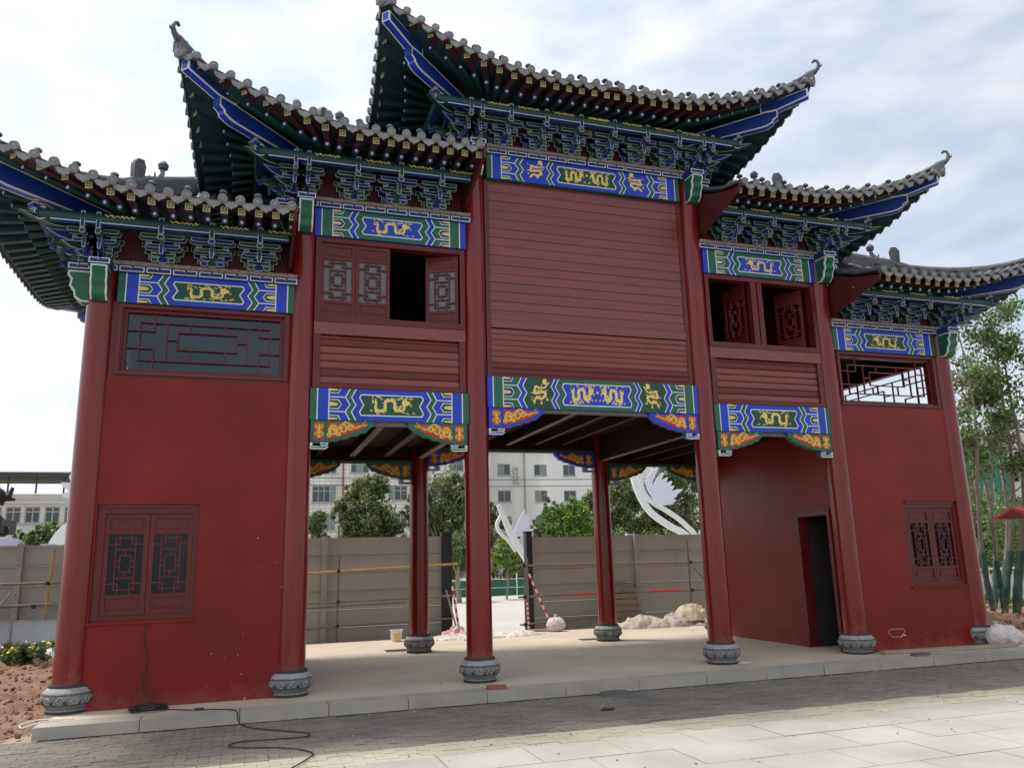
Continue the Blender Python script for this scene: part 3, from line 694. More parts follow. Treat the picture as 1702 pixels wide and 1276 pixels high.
    car = [(g0+.025, z0+e_), (g1-.025, z0+e_), (g1, z0+H*.27), (g1-dv*.9, zm), (g1, z1-H*.27), (g1-.025, z1-e_), (g0+.025, z1-e_), (g0, z1-H*.27), (g0+dv*.9, zm), (g0, z0+H*.27)]
    p.flat(car, O, X_, Z_, .006, 'white')
    p.flat(inset(car, .016), O, X_, Z_, .008, {'blue': 'blue', 'green': 'dgreen'}[field])
    ob('painted_pattern', p, bm_)
    if relief:
        cx = (g0+g1)/2; hw = (g1-g0)-.24; hh = (H-2*e_)*.90
        g = MB()
        if med:
            dragon(g, cx-hw*.27, zm, hw*.5, hh, False, O, .010); dragon(g, cx+hw*.27, zm, hw*.5, hh, True, O, .010)
            g.lathe([(.022, 0), (.012, .008)], (cx, yf-.010, zm+.04), 12, 'gold', axis=(0,-1,0))
        else: dragon(g, cx, zm, hw, hh, x0 > 0, O, .010)
        ob('gold_relief', g, bm_)
    return bm_
YF = -.125
for s in (-1, 1):
    a, b = sorted((s*1.975, s*4.135)); painted_beam(a, b, 3.42, 3.845, YF, 'blue', 'green')
    a, b = sorted((s*4.375, s*6.53)); painted_beam(a, b, 4.85, 5.235, YF, 'blue', 'green')
    a, b = sorted((s*1.985, s*4.135)); painted_beam(a, b, 6.0, 6.40, YF, 'green', 'blue')
painted_beam(-1.695, 1.695, 3.67, 4.115, YF, 'green', 'blue', med=True)
painted_beam(-1.64, 1.64, 7.185, 7.575, YF, 'blue', 'green', med=True)
# plain back lower beams
for (a, b, z0, z1) in ((-1.69, 1.69, 3.60, 4.055), (-4.13, -1.98, 3.35, 3.795), (1.98, 4.13, 3.35, 3.795)):
    m = MB(); m.box(a, b, YB-.1, YB+.1, z0, z1, 'darkred'); m.box(a, b, YB-.104, YB-.101, z0, z0+.04, 'dgreen'); ob('painted_beam', m, gate)
# -- sparrow braces under the lower beams
def spiral(cx, cz, r0_, turns, sg, a0, n=18):
    return [(cx+r0_*(1-.85*i/(n-1))*math.cos(a0+sg*turns*2*math.pi*i/(n-1)), cz+r0_*(1-.85*i/(n-1))*math.sin(a0+sg*turns*2*math.pi*i/(n-1))) for i in range(n)]
def brace_mesh(rim, blk, L_=.84, H_=.30):
    """column side at x=0, reaching to x=L; z=0 at the beam underside; front at y=0 facing -y"""
    m = MB(); rk = 'green' if rim == 'green' else 'blue'
    out_ = [(0, 0), (L_, 0), (L_-.02, -.06), (L_-.075, -.105), (L_-.11, -.15), (L_-.19, -.165), (L_-.22, -.195), (L_-.31, -.205), (L_-.35, -.235), (L_-.45, -.245), (L_-.49, -.27), (L_-.58, -.275), (.17, -.30), (0, -.30)]
    m.prism(out_, (0,0,0), X_, Z_, -.10, 0, rk)
    m.flat([(.05, -.035), (.17, -.035), (.17, -.255), (.05, -.255)], (0,0,0), X_, Z_, .003, 'red')
    fld = [(.22, -.035), (L_-.09, -.035), (L_-.10, -.065), (L_-.20, -.125), (L_-.36, -.185), (L_-.5, -.225), (.22, -.25)]
    m.flat(fld, (0,0,0), X_, Z_, .003, 'red')
    # gold scrolls
    g = lambda pts, w: m.ribbon(pts, [1.3*q for q in w] if hasattr(w, '__len__') else 1.3*w, (0,0,0), X_, Z_, .006, 'orange', h=.014)
    tap = lambda n, w: [w*(.35+.65*math.sin(math.pi*min(1, i/(n-1)*.8+.2))) for i in range(n)]
    for c in ((.30, -.14, .075, 1.5, 1, .8), (.42, -.115, .062, 1.4, -1, 2.6), (.29, -.085, .04, 1.2, -1, 0), (.52, -.10, .045, 1.3, 1, .5), (.36, -.175, .032, 1.1, 1, 3.), (.245, -.2, .028, 1.2, 1, 1.)):
        sp = spiral(*c[:3], c[3], c[4], c[5]); g(sp, tap(len(sp), .024))
    wv = [(.24+.48*t/14, -.10-.05*math.sin(t*.75)+.055*t/14) for t in range(15)]; g(wv, tap(15, .026))
    g([(.56, -.10), (.63, -.075), (.70, -.062), (.745, -.055)], [.022, .02, .02, .012])
    for c in ((.085, -.09, .03, 1.2, 1, 1.5), (.135, -.09, .03, 1.2, -1, 1.5), (.085, -.19, .032, 1.2, -1, 4), (.135, -.19, .032, 1.2, 1, 5)):
        sp = spiral(*c[:3], c[3], c[4], c[5]); g(sp, tap(len(sp), .018))
    g([(.11, -.05), (.11, -.24)], [.02, .035])
    for i in range(5): g([(.07, -.07-.035*i), (.11, -.085-.035*i), (.15, -.07-.035*i)], .010)
    # small bracket below
    arm = [(0, -.302), (.0, -.40), (.20, -.40), (.235, -.37), (.235, -.345), (.05, -.345), (.05, -.302)]
    m.prism([(0, -.385), (.20, -.385), (.235, -.355), (.235, -.345), (.0, -.345)], (0,0,0), X_, Z_, -.09, -.005, rk, .012, 'white')
    m.prism([(.145, -.342), (.215, -.342), (.235, -.302), (.125, -.302)], (0,0,0), X_, Z_, -.09, .0, blk, .010, 'white')
    m.box(0, .03, .0, .08, -.342, -.302, 'white')
    return m.mesh('sparrow_brace')
BG = brace_mesh('green', 'blue'); BBm = brace_mesh('blue', 'green')
def put_brace(me, x, z, y, fl):
    o = link('sparrow_brace', me, gate); o.location = (x, y, z); o.scale = (fl, 1, 1)
for s in (-1, 1):
    put_brace(BG, s*2.0, 3.418, YF+.012, s); put_brace(BG, s*4.12, 3.418, YF+.012, -s)
    put_brace(BBm, s*1.68, 3.668, YF+.012, -s)
    put_brace(BG, s*2.0, 3.348, YB-.09, s); put_brace(BG, s*4.12, 3.348, YB-.09, -s); put_brace(BBm, s*1.68, 3.598, YB-.09, -s)
# ------------------------------------------------------------------ roofs
TS = .2
def aa(X, lv): return max(0., (X-(CX[lv]-1.0))/2.63)
def rise(a): return .66*a**1.8
def xr_(lv): return CX[lv]+1.63-DD
def zE(lv): return LV[lv]+DE[lv]
def yE(a): return 3.24+.17*a*a
def roofP(lv, X, v):      # front face: returns (X, offset from ridge toward the front, z)
    a = aa(X, lv); return X, v*yE(a), zE(lv)+1.75*max(0, 1-v)**1.45+rise(a)*v*v
def sideP(lv, w, v):      # side face at distance w from the centre line
    a = max(0, (w-(DD-2.63))/2.63); return xr_(lv)+v*yE(a), w, zE(lv)+1.75*max(0, 1-v)**1.45+rise(a)*v*v
def fpt(lv, s, X, v, dz=0, back=False):
    x, o, z = roofP(lv, X, v); return Vector((s*x, YR+(o if back else -o), z+dz))
def spt(lv, s, w, v, dz=0, sgn=-1):
    x, o, z = sideP(lv, w, v); return Vector((s*x, YR+sgn*o, z+dz))
# shared small meshes ------------------------------------------------
def endtile_mesh():
    m = MB(); m.lathe([(.055, 0), (.056, .035), (.046, .040), (.044, .034), (.028, .034), (.020, .042), (.001, .044)], (0,0,0), 14, ['tile', 'disc', 'disc', 'tile', 'disc', 'disc'], axis=(0,-1,0))
    return m.mesh('eave_tile', 30)
ENDT = endtile_mesh()
def drip_mesh():
    m = MB(); p = [(-.085, .02), (-.078, -.03), (-.055, -.065), (-.022, -.082), (0, -.102), (.022, -.082), (.055, -.065), (.078, -.03), (.085, .02), (.04, -.003), (0, -.012), (-.04, -.003)]
    m.prism(p, (0,0,0), X_, Z_, 0, .016, 'disc', .008, 'tile')
    m.v = [(x_*1.12, y_, z_) for x_, y_, z_ in m.v]; return m.mesh('drip_tile')
DRIP = drip_mesh()
KN = MB(); KN.lathe([(.012, 0), (.014, .035), (.045, .045), (.048, .065), (.03, .085), (.001, .092)], (0,0,0), 10, 'tiled'); KNOB = KN.mesh('nail_cap', 40)
def rafter_mesh():      # unit length along +y, end face at y=0
    m = MB(); m.lathe([(.043, 0), (.043, -1)], (0,0,0), 12, 'raft', axis=(0,-1,0))
    m.lathe([(.042, 0), (.0425, .0025)], (0,0,0), 14, 'dblue', axis=(0,-1,0)); m.lathe([(.020, 0), (.0195, .006)], (0,0,0), 10, 'white', axis=(0,-1,0))
    return m.mesh('rafter', 35)
RAF = rafter_mesh()
def flying_mesh(k='mar2'):
    m = MB(); m.box(-.042, .042, 0, 1, -.042, .042, k)
    O = (0,0,0); w = .0085
    m.flat([(-.041, -.041), (.041, -.041), (.041, .041), (-.041, .041)], O, X_, Z_, .002, 'dgreen')
    m.ribbon([(-.037, -.037), (.037, -.037), (.037, .037), (-.037, .037)], w, O, X_, Z_, .004, 'cream', closed=True)
    for pts in ([(-.021, .021), (-.021, 0), (.021, 0), (.021, -.021)], [(.021, .021), (0, .021), (0, -.021), (-.021, -.021)]):
        m.ribbon(pts, w*.85, O, X_, Z_, .005, 'cream')
    return m.mesh('flying_rafter')
FLY = flying_mesh(); FLYS = flying_mesh('teal')
def orient(o, P, D, up=Vector((0,0,1)), length=1):
    """local -y points along -D (outward), +y along D"""
    y = Vector(D).normalized(); x = y.cross(up).normalized(); z = x.cross(y)
    mt = Matrix((x, y, z)).transposed().to_4x4(); mt.translation = P
    mt = mt@Matrix.Diagonal((1, length, 1, 1)); o.matrix_local = mt
def build_roof(lv, sides):
    root = None
    # tile field (pans + barrel rows) as one mass, soffit, fascia
    tm = MB(); sf = MB(); fas = MB()
    xr = xr_(lv); xin = XIN[lv]; xt = CX[lv]+1.63
    roof_ob = MB()
    for s in sides:
        # surfaces (top sheet): front/back strips and side strips
        NX = 26; NV = 8
        Xs = [xin+(xt-xin)*i/NX for i in range(NX+1)]
        for back in (False, True):
            grid = []
            for X in Xs:
                v0 = max(0, (X-xr)/DD); v0 = min(v0, .999)
                grid.append([fpt(lv, s, X, v0+(1-v0)*j/NV, 0, back) for j in range(NV+1)])
            for dz, mbx, k in ((0, roof_ob, 'tiled'), (-.03, sf, 'teal')):
                vs = [p+Vector((0,0,dz)) for row in grid for p in row]
                mbx.add(vs, [(i*(NV+1)+j, i*(NV+1)+j+1, (i+1)*(NV+1)+j+1, (i+1)*(NV+1)+j) for i in range(NX) for j in range(NV-1 if k == 'teal' else NV)], k)
                if k == 'teal': mbx.add(vs, [(i*(NV+1)+NV-1, i*(NV+1)+NV, (i+1)*(NV+1)+NV, (i+1)*(NV+1)+NV-1) for i in range(NX)], 'mar2')
            e = [row[-1] for row in grid]
            n = len(e); sgn = 1 if back else -1
            vs = [p+Vector((0, sgn*.012, .01)) for p in e]+[p+Vector((0, sgn*.0, -.04)) for p in e]
            fas.add(vs, [(i, i+1, n+i+1, n+i) for i in range(n-1)], 'maroon')
        NW = 16; ws = [-DD+2*DD*i/(2*NW) for i in range(2*NW+1)]; grid = []
        for w in ws:
            v0 = min(.999, abs(w)/DD)
            grid.append([spt(lv, s, abs(w), v0+(1-v0)*j/NV, 0, -1 if w < 0 else 1) for j in range(NV+1)])
        for dz, mbx, k in ((0, roof_ob, 'tiled'), (-.03, sf, 'teal')):
            vs = [p+Vector((0,0,dz)) for row in grid for p in row]
            mbx.add(vs, [(i*(NV+1)+j, i*(NV+1)+j+1, (i+1)*(NV+1)+j+1, (i+1)*(NV+1)+j) for i in range(2*NW) for j in range(NV)], k)
        e = [row[-1] for row in grid]; n = len(e)
        fas.add([p+Vector((s*.012, 0, .01)) for p in e]+[p+Vector((0, 0, -.04)) for p in e], [(i, i+1, n+i+1, n+i) for i in range(n-1)], 'maroon')
    root = ob('roof', roof_ob, gate, smooth=40)
    ob('soffit', sf, root, smooth=40); ob('fascia_board', fas, root)
    for s in sides:
        # barrel rows + end tiles
        i = 0
        X = xin+.1
        while X < xt-.03:
            v0 = min(.97, max(0, (X-xr)/DD))
            for back in (False, True):
                pts = [fpt(lv, s, X, v0+(1.0-v0)*j/6, .03, back) for j in range(7)]
                tm.tube(pts, .050, 7, 'tiled')
                tip = pts[-1]; d = (pts[-1]-pts[-2]).normalized()
                if not back:
                    dd = Vector((-d.x, -d.y, -d.z)); 
                    o = link('eave_tile', ENDT, root); orient(o, tip+d*.0, -d)
                    if X+.1 < xt-.03:
                        o = link('drip_tile', DRIP, root); P = fpt(lv, s, X+.1, 1.0, .005); orient(o, P, Vector((0, 1, .12)) if aa(X, lv) < .9 else Vector((-.2*s, 1, .12)))
                    if i % 2 == 0:
                        o = link('nail_cap', KNOB, root); o.location = tip-d*.10+Vector((0,0,.045)); 
            X += TS; i += 1
        w = -DD+.1; i = 0
        while w < DD-.03:
            v0 = min(.97, abs(w)/DD); sg = -1 if w < 0 else 1
            pts = [spt(lv, s, abs(w), v0+(1.0-v0)*j/6, .03, sg) for j in range(7)]
            tm.tube(pts, .050, 7, 'tiled'); tip = pts[-1]; d = (pts[-1]-pts[-2]).normalized()
            o = link('eave_tile', ENDT, root); orient(o, tip, -d)
            if w+.1 < DD-.03:
                sg2 = -1 if w+.1 < 0 else 1
                o = link('drip_tile', DRIP, root); orient(o, spt(lv, s, abs(w+.1), 1.0, .005, sg2), Vector((-s, 0, .12)))
            w += TS; i += 1
    ob('roof_tile', tm, root, smooth=50, kind='stuff')
    # rafters under the eaves
    for s in sides:
        zc = zE(lv); xc = CX[lv]
        def pair(eP, inP, dirr):
            pass
        X = xin+.08
        while X < xt-.12:
            a = aa(X, lv)
            E = fpt(lv, s, X, 1.0)
            if X <= xc-.35: src = Vector((s*X, -.0, 0))
            else: src = Vector((s*(xc-.35+(X-xc+.35)*.05), .0, 0))
            hd = Vector((src.x-E.x, src.y-E.y, 0)); hl = hd.length; hd /= hl
            # flying rafter
            P = E+hd*(.10+.02*a)+Vector((0, 0, -.070)); 
            D = (hd*.36+Vector((0,0,.10-.12*a))).normalized()
            o = link('flying_rafter', FLY, root); orient(o, P, D, length=.5)
            P2 = E+hd*(.46+.10*a)+Vector((0, 0, -.055-.05*a-rise(a)*.2))
            D2 = (hd+Vector((0,0,.36-.62*a*.75))).normalized()
            o = link('rafter', RAF, root); orient(o, P2, D2, length=max(.5, hl-.6))
            X += .2 if a <= .02 else .2+.075*min(1, a*2)
        w = -DD+.2
        while w < DD-.15:
            sg = -1 if w < 0 else 1; a = max(0, (abs(w)-(DD-2.63))/2.63)
            E = spt(lv, s, abs(w), 1.0, 0, sg)
            tgt = w if abs(w) <= YR-.35 else sg*((YR-.35)+(abs(w)-YR+.35)*.05)
            src = Vector((s*xc, YR+tgt, 0)); hd = Vector((src.x-E.x, src.y-E.y, 0)); hl = hd.length; hd /= hl
            P = E+hd*(.10+.02*a)+Vector((0,0,-.070)); D = (hd*.36+Vector((0,0,.10-.12*a))).normalized()
            o = link('flying_rafter', FLYS, root); orient(o, P, D, length=.5)
            P2 = E+hd*(.46+.10*a)+Vector((0,0,-.055-.05*a-rise(a)*.2)); D2 = (hd+Vector((0,0,.36-.62*a*.75))).normalized()
            o = link('rafter', RAF, root); orient(o, P2, D2, length=max(.5, hl-.6))
            w += .2 if a <= .02 else .2+.075*min(1, a*2)
        # hip beams (blue with white edges) front and back
        for sg in (-1, 1):
            diag = Vector((s*1.63, sg*1.43, 0)); hd = diag.normalized(); pr = Vector((-hd.y, hd.x, 0))
            c0 = Vector((s*xc, YR+sg*YR, LV[lv]))
            m = MB(); U_ = hd; dl = diag.length
            lower = [(.0, .50), (.60*dl, .545), (.64*dl, .56), (.68*dl, .60), (.685*dl, .64), (.72*dl, .68), (.72*dl, .80), (.62*dl, .80), (.0, .68)]
            upper = [(.60*dl, .80), (.72*dl, .80), (.94*dl, .92), (.94*dl, 1.06), (.60*dl, .93)]
            for pl, hw in ((lower, .065), (upper, .06)):
                m.prism(pl, c0, U_, Z_, -hw, hw, 'hipside', .016, 'white', sk='hipside')
                ar_ = sum(pl[q-1][0]*pl[q][1]-pl[q][0]*pl[q-1][1] for q in range(len(pl))); pp = pl if ar_ > 0 else pl[::-1]
                ip = inset(pp, .016); n = len(pp); Nn = U_.cross(Z_).normalized(); PQ = lambda q, d_: c0+U_*q[0]+Z_*q[1]+Nn*d_
                m.add([PQ(q, -hw-.001) for q in pp]+[PQ(q, -hw-.001) for q in ip], [(q, n+q, n+(q+1) % n, (q+1) % n) for q in range(n)], 'white')
            # underside: blue field between two white edge lines, following the stepped nose
            for run in (lower[:6], upper[1:3]):
                for (ta, za), (tb, zb_) in zip(run, run[1:]):
                    A = c0+U_*ta+Z_*za; B = c0+U_*tb+Z_*zb_; tn = (B-A).normalized(); dn = pr.cross(tn).normalized()
                    if dn.z > 0 or (abs(dn.z) < .2 and dn.dot(U_) < 0): dn = -dn
                    dn *= .002
                    m.add([A-pr*.049+dn, A+pr*.049+dn, B+pr*.049+dn, B-pr*.049+dn], [(0,1,2,3)], 'blue')
                    for e_ in (-1, 1): m.add([A+pr*e_*.066+dn, A+pr*e_*.049+dn, B+pr*e_*.049+dn, B+pr*e_*.066+dn], [(0,1,2,3)], 'white')
            E_ = c0+U_*(.942*dl)+Z_*.99
            m.obox(E_, pr*.062, U_*.004, Z_*.07, 'white'); m.obox(E_+U_*.004, pr*.046, U_*.004, Z_*.054, 'blue')
            ob('hip_beam', m, root)
    # hip ridges, main ridge, finials, beasts
    for s in sides:
        for sg in (-1, 1):
            def hp(u, dz=0):
                x = xr+u*DD; z = zE(lv)+1.75*max(0, 1-u)**1.45+.66*max(0, (x-(CX[lv]-1))/2.63)**1.8*u*u
                return Vector((s*x, YR+sg*u*DD, z+dz))
            hd = Vector((s, sg, 0)).normalized(); pr = Vector((-hd.y, hd.x, 0))
            us = [i/16 for i in range(17)]; m = MB()
            prof = []
            for u in us:
                top = .25 if u < .44 else .19
                if u > .94: top = .17
                prof.append((u, top))
            for (w0, w1, lo, hi, k) in ((.075, .075, -.02, .10, 'tiled'), (.055, .055, .10, .15, 'tile')):
                vs = []
                for u, top in prof:
                    P = hp(u); t_ = top
                    hi_ = {.10: t_-.06, .15: t_-.025}[hi]; lo_ = -.03 if lo < 0 else t_-.0605
                    vs += [P-pr*w0+Z_*lo_, P+pr*w0+Z_*lo_, P+pr*w1+Z_*hi_, P-pr*w1+Z_*hi_]
                n = len(prof)
                m.add(vs, [q for i in range(n-1) for q in ((4*i, 4*i+4, 4*i+7, 4*i+3), (4*i+1, 4*i+2, 4*i+6, 4*i+5), (4*i+3, 4*i+7, 4*i+6, 4*i+2), (4*i, 4*i+1, 4*i+5, 4*i+4))]+[(0,3,2,1), (4*n-4, 4*n-3, 4*n-2, 4*n-1)], k)
            m.tube([hp(u, t_-.02) for u, t_ in prof], .034, 8, 'tile')
            T0 = hp(1.0, .12)
            cur = [T0-hd*.12-Z_*.02, T0+hd*.01+Z_*.0, T0+hd*.06+Z_*.05, T0+hd*.08+Z_*.12, T0+hd*.06+Z_*.18, T0+hd*.02+Z_*.20, T0-hd*.01+Z_*.17]
            m.tube(cur, [.05, .045, .035, .026, .022, .026, .02], 8, 'tiled')
            m.tube([T0+hd*.07+Z_*.06, T0+hd*.12+Z_*.08, T0+hd*.13+Z_*.11], [.018, .014, .004], 6, 'tiled')
            ob('hip_ridge', m, root, smooth=40)
            # corner bearing tile head
            m = MB(); C0 = hp(.985, .0)
            m.lathe([(.08, 0), (.085, .05), (.06, .07), (.02, .075)], C0, 12, 'tile', axis=hd); ob('corner_tile', m, root, smooth=40)
            # beast part-way down
            B = hp(.44, .2); m = MB(); SB = 1.35
            m.prism([(SB*x_, SB*z_) for x_, z_ in [(-.05, -.15), (.05, -.15), (.07, .02), (.075, .14), (.04, .2), (-.03, .21), (-.06, .14), (-.045, .02)]], B+hd*.05, hd, Z_, -.045, .045, 'tiled')
            tail = [B+(-hd*x_+Z_*z_)*SB for x_, z_ in [(.02, -.04), (.10, 0), (.18, .08), (.24, .17), (.25, .24)]]
            m.tube(tail, [.06, .055, .045, .04, .025], 8, 'tile')
            m.lathe([(.01, -.07), (.065, -.04), (.075, .02), (.04, .07)], B+(-hd*.25+Z_*.26)*SB, 10, 'tiled')
            for q in (.0, .08): m.tube([B-hd*(.14+q)+Z_*(.05+q), B-hd*(.12+q)+Z_*(.13+q)], [.02, .008], 6, 'tiled')
            ob('ridge_beast', m, root, smooth=40)
        m = MB(); x0_, x1_ = sorted((s*xin, s*(xr+.05))); zt = zE(lv)+1.75
        m.box(x0_, x1_, YR-.09, YR+.09, zt-.05, zt+.16, 'tiled'); m.box(x0_, x1_, YR-.06, YR+.06, zt+.161, zt+.21, 'tile'); ob('main_ridge', m, root)
        if lv != 'top':     # red gable board under the inner end, and its verge tiles
            xg = xin+.02 if lv == 'mid' else xin+.05; m = MB(); zc = zE(lv)
            ys = [0+i*.1 for i in range(0, 33)]
            top_ = [(v_*3.24, zc+1.75*max(0, 1-v_)**1.45-.05) for v_ in [1-i/10*.62 for i in range(11)]]
            pts = [(-(o_)+YR, z_) for o_, z_ in top_]
            base = LV[lv]+.08
            poly = pts+[(pts[-1][0], base), (.0, base), (-.18, base+.02), (-.75, zc-.24), (-1.22, zc-.13)]
            m.prism([(p_[0], p_[1]) for p_ in poly], (s*xg, 0, 0), (0,1,0), (0,0,1), -.02, .02, 'maroon'); ob('gable_board', m, root)
    return root
build_roof('low', [-1]); build_roof('low', [1]); build_roof('mid', [-1]); build_roof('mid', [1]); build_roof('top', [-1, 1])
# ------------------------------------------------------------------ friezes, ledges, capitals, purlins
def meander(m, x0, x1, z0, z1, O, U, d):
    L_ = x1-x0; n = max(1, round(L_/.33)); u = L_/n; w = .011; zb, zt = z0+.016, z1-.014
    for i in range(n):
        a = x0+i*u
        m.ribbon([(a+u*.46, zt-.018), (a+u*.46, zt), (a+.018, zt), (a+.018, zb), (a+u-.018, zb), (a+u-.018, zt), (a+u*.56, zt)], w, O, U, Z_, d, 'white')
def frieze(lv, s_list):
    L_ = LV[lv]; xc = CX[lv]
    for s in s_list:
        xa = {'low': 4.33, 'mid': 1.90, 'top': 0}[lv]
        a, b = sorted((s*xa, s*(xc+.14)))
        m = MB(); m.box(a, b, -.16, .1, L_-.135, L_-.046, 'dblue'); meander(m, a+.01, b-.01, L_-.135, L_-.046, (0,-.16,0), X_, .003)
        # side run
        m.box(s*(xc)-.14, s*(xc)+.14, .1, YB+.16, L_-.135, L_-.046, 'dblue')
        meander(m, *((-YB, -.1) if s < 0 else (.1, YB)), L_-.135, L_-.046, (s*(xc+.14), 0, 0), (0, -1 if s < 0 else 1, 0), .003)
        m.box(a, b, YB-.1, YB+.16, L_-.135, L_, 'dblue')
        m.box(a+(.0), b, -.20, .1, L_-.045, L_, 'dusty') if False else m.box(*sorted((s*(xa+.02), s*(xc-.05))), -.20, .1, L_-.045, L_, 'dusty')
        ob('frieze', m, gate)
        # side / front board behind brackets, with purlins
        m = MB(); m.box(*sorted((s*xa, s*xc)), -.03, .03, L_+.001, L_+.42, 'maroon'); m.box(s*xc-.03, s*xc+.03, .03, YB-.03, L_+.001, L_+.42, 'maroon')
        m.box(*sorted((s*xa, s*xc)), YB-.03, YB+.03, L_+.001, L_+.42, 'maroon'); ob('bracket_board', m, gate)
        # faint gilt flowers painted on the board between brackets
        zc = L_+.30
        m = MB(); py = -.60; xp = xc+.62; xg = {'low': 4.50, 'mid': 2.04, 'top': 0}[lv]
        A = Vector((s*xg, py, L_+.36)); B = Vector((s*(xp+.02), py, L_+.36))
        m.tube([A, B], .075, 14, 'raft'); m.tube([(s*xp, py+.0, L_+.355), (s*xp, YB-py, L_+.355)], .075, 14, 'raft')
        m.box(*sorted((s*xg, s*(xp-.1))), py-.055, py+.03, L_+.285, L_+.345, 'purl')
        m.box(s*(xp)-.05, s*(xp)+.05, py+.1, YB-py-.1, L_+.285, L_+.345, 'dblue')
        m.ribbon([(s*xg, L_+.293), (s*(xp-.1), L_+.293)], .012, (0, py-.055, 0), X_, Z_, .004, 'white')
        # ring on the purlin's end
        for (P, ax_) in (((s*(xp+.025), py, L_+.36), (s,0,0)), ((s*xp, py-.03, L_+.36), (0,-1,0))):
            m.lathe([(.082, 0), (.082, .004)], P, 20, 'dblue', axis=ax_); Pv = Vector(P)+Vector(ax_)*.006
            U_ = Vector((1,0,0)) if ax_[1] else Vector((0,1,0)) if ax_[0] > 0 else Vector((0,-1,0))
            m.ribbon([(.076*math.cos(t*math.pi/12), .076*math.sin(t*math.pi/12)) for t in range(24)], .011, Pv, U_, Z_, .001, 'white', closed=True)
        ob('eave_purlin', m, gate, smooth=35)
# bracket set mesh (front faces -y). local z=0 ledge top
def trap(m, cx, z0, z1, wt, wb, yf, dep, k):
    m.prism([(cx-wb/2, z0), (cx+wb/2, z0), (cx+wt/2, z0+(z1-z0)*.45), (cx+wt/2, z1), (cx-wt/2, z1), (cx-wt/2, z0+(z1-z0)*.45)], (0, yf, 0), X_, Z_, -dep, 0, k, .0062, 'wl')
def arm(m, w, z0, z1, yf, k, dep=.05):
    c = .022
    m.prism([(-w/2+c, z0), (w/2-c, z0), (w/2, z0+c*1.2), (w/2, z1), (-w/2, z1), (-w/2, z0+c*1.2)], (0, yf, 0), X_, Z_, -dep, 0, k, .0062, 'wl')
M['wl'] = mat('grey_white_outline', (.60, .65, .68), .6, .05, 10)
def bracket_mesh(c1, c2, nm='bracket_set'):
    m = MB()
    trap(m, 0, 0, .075, .13, .09, -.22, .12, c1)
    m.prism([(-.15, 0), (.15, 0), (.15, .07), (.19, .07), (.19, .15), (.235, .15), (.235, .235), (.275, .235), (.275, .30), (-.275, .30), (-.275, .235), (-.235, .235), (-.235, .15), (-.19, .15), (-.19, .07), (-.15, .07)], (0, -.10, 0), X_, Z_, -.04, 0, c2, .007, 'wl')
    tiers = [(.29, .075, .125, -.235), (.40, .155, .205, -.34), (.51, .24, .295, -.46)]
    for sx in (-1, 1): trap(m, sx*.10, .005, .068, .085, .06, -.232, .10, c2)
    for i, (w, z0, z1, yf) in enumerate(tiers):
        k = c2 if i % 2 == 0 else c1
        arm(m, w, z0, z1, yf, k)
        arm(m, w+.05, z0+.0, z1, yf+.10, c1 if i % 2 == 0 else c2)
        if i < 2:
            for sx in (-1, 1):
                trap(m, sx*(w/2-.035), z1+.001, z1+.033, .07, .05, yf-.002, .06, c1 if i % 2 == 0 else c2)
                trap(m, sx*(w/2+.0), z1+.001, z1+.033, .06, .045, yf+.138, .06, c2)
    # forward arms (side profile)
    U_ = Vector((0,-1,0))
    for i, (z0, z1, yo) in enumerate(((.05, .115, .36), (.125, .19, .48), (.20, .26, .60))):
        k = c1 if i % 2 == 0 else c2
        pl = [(.1, z0), (yo-.06, z0), (yo-.03, z0-.03), (yo+.035, z0-.012), (yo+.02, z1-.02), (yo-.02, z1), (.1, z1)]
        for a, b, kk in ((-.024, .024, k),):
            m.prism(pl, (0,0,0), U_, Z_, a, b, k, .0062, 'wl')      # faces +/-x
            m.prism(pl, (0,0,0), U_, Z_, -.0255, -.024, k, .0062, 'wl')
        trap(m, 0, z1+.001, z1+.035, .075, .055, -yo+.01, .07, c2 if i % 2 == 0 else c1)
    # mirrored outline on the other side face
    # slender upright at the front
    m.prism([(-.030, .215), (.030, .215), (.030, .425), (-.030, .425)], (0, -.655, 0), X_, Z_, -.012, .012, c1, .008, 'wl')
    m.prism([(-.045, .19), (-.028, .155), (.028, .155), (.045, .19), (.03, .215), (-.03, .215)], (0, -.63, 0), X_, Z_, -.05, .012, c2, .0062, 'wl')
    m.prism([(-.022, .02), (.022, .02), (.03, .15), (-.03, .15)], (0, -.50, 0), X_, Z_, -.03, .006, c1, .0062, 'wl')
    return m.mesh(nm)
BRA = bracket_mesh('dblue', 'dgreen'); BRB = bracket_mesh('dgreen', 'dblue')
def beak(m, L_, z, th, ang, k, x0, y0):
    """long upward pointed tongue leaving the corner at angle ang"""
    U_ = Vector((math.cos(ang), math.sin(ang), 0))
    p = [(0, -.03), (L_*.45, -.02), (L_*.62, -.055), (L_*.8, -.05), (L_, .0), (L_*.82, .025), (L_*.66, .06), (L_*.5, .075), (0, .055)]
    m.prism(p, (x0, y0, z), U_, Z_, -th/2, th/2, k, .007, 'wl'); m.prism(p, (x0, y0, z), U_, Z_, -th/2-.0015, -th/2, k)
    m.prism([(q[0], q[1]) for q in p], (x0, y0, z), U_, Z_, -th/2-.003, -th/2-.0015, 'wl')
    ip = inset(p[::1], .008)
    Nn = U_.cross(Z_)
    m.add([Vector((x0, y0, z))+U_*q[0]+Z_*q[1]-Nn*(th/2+.0045) for q in ip], [tuple(range(len(ip)))[::-1]], k)
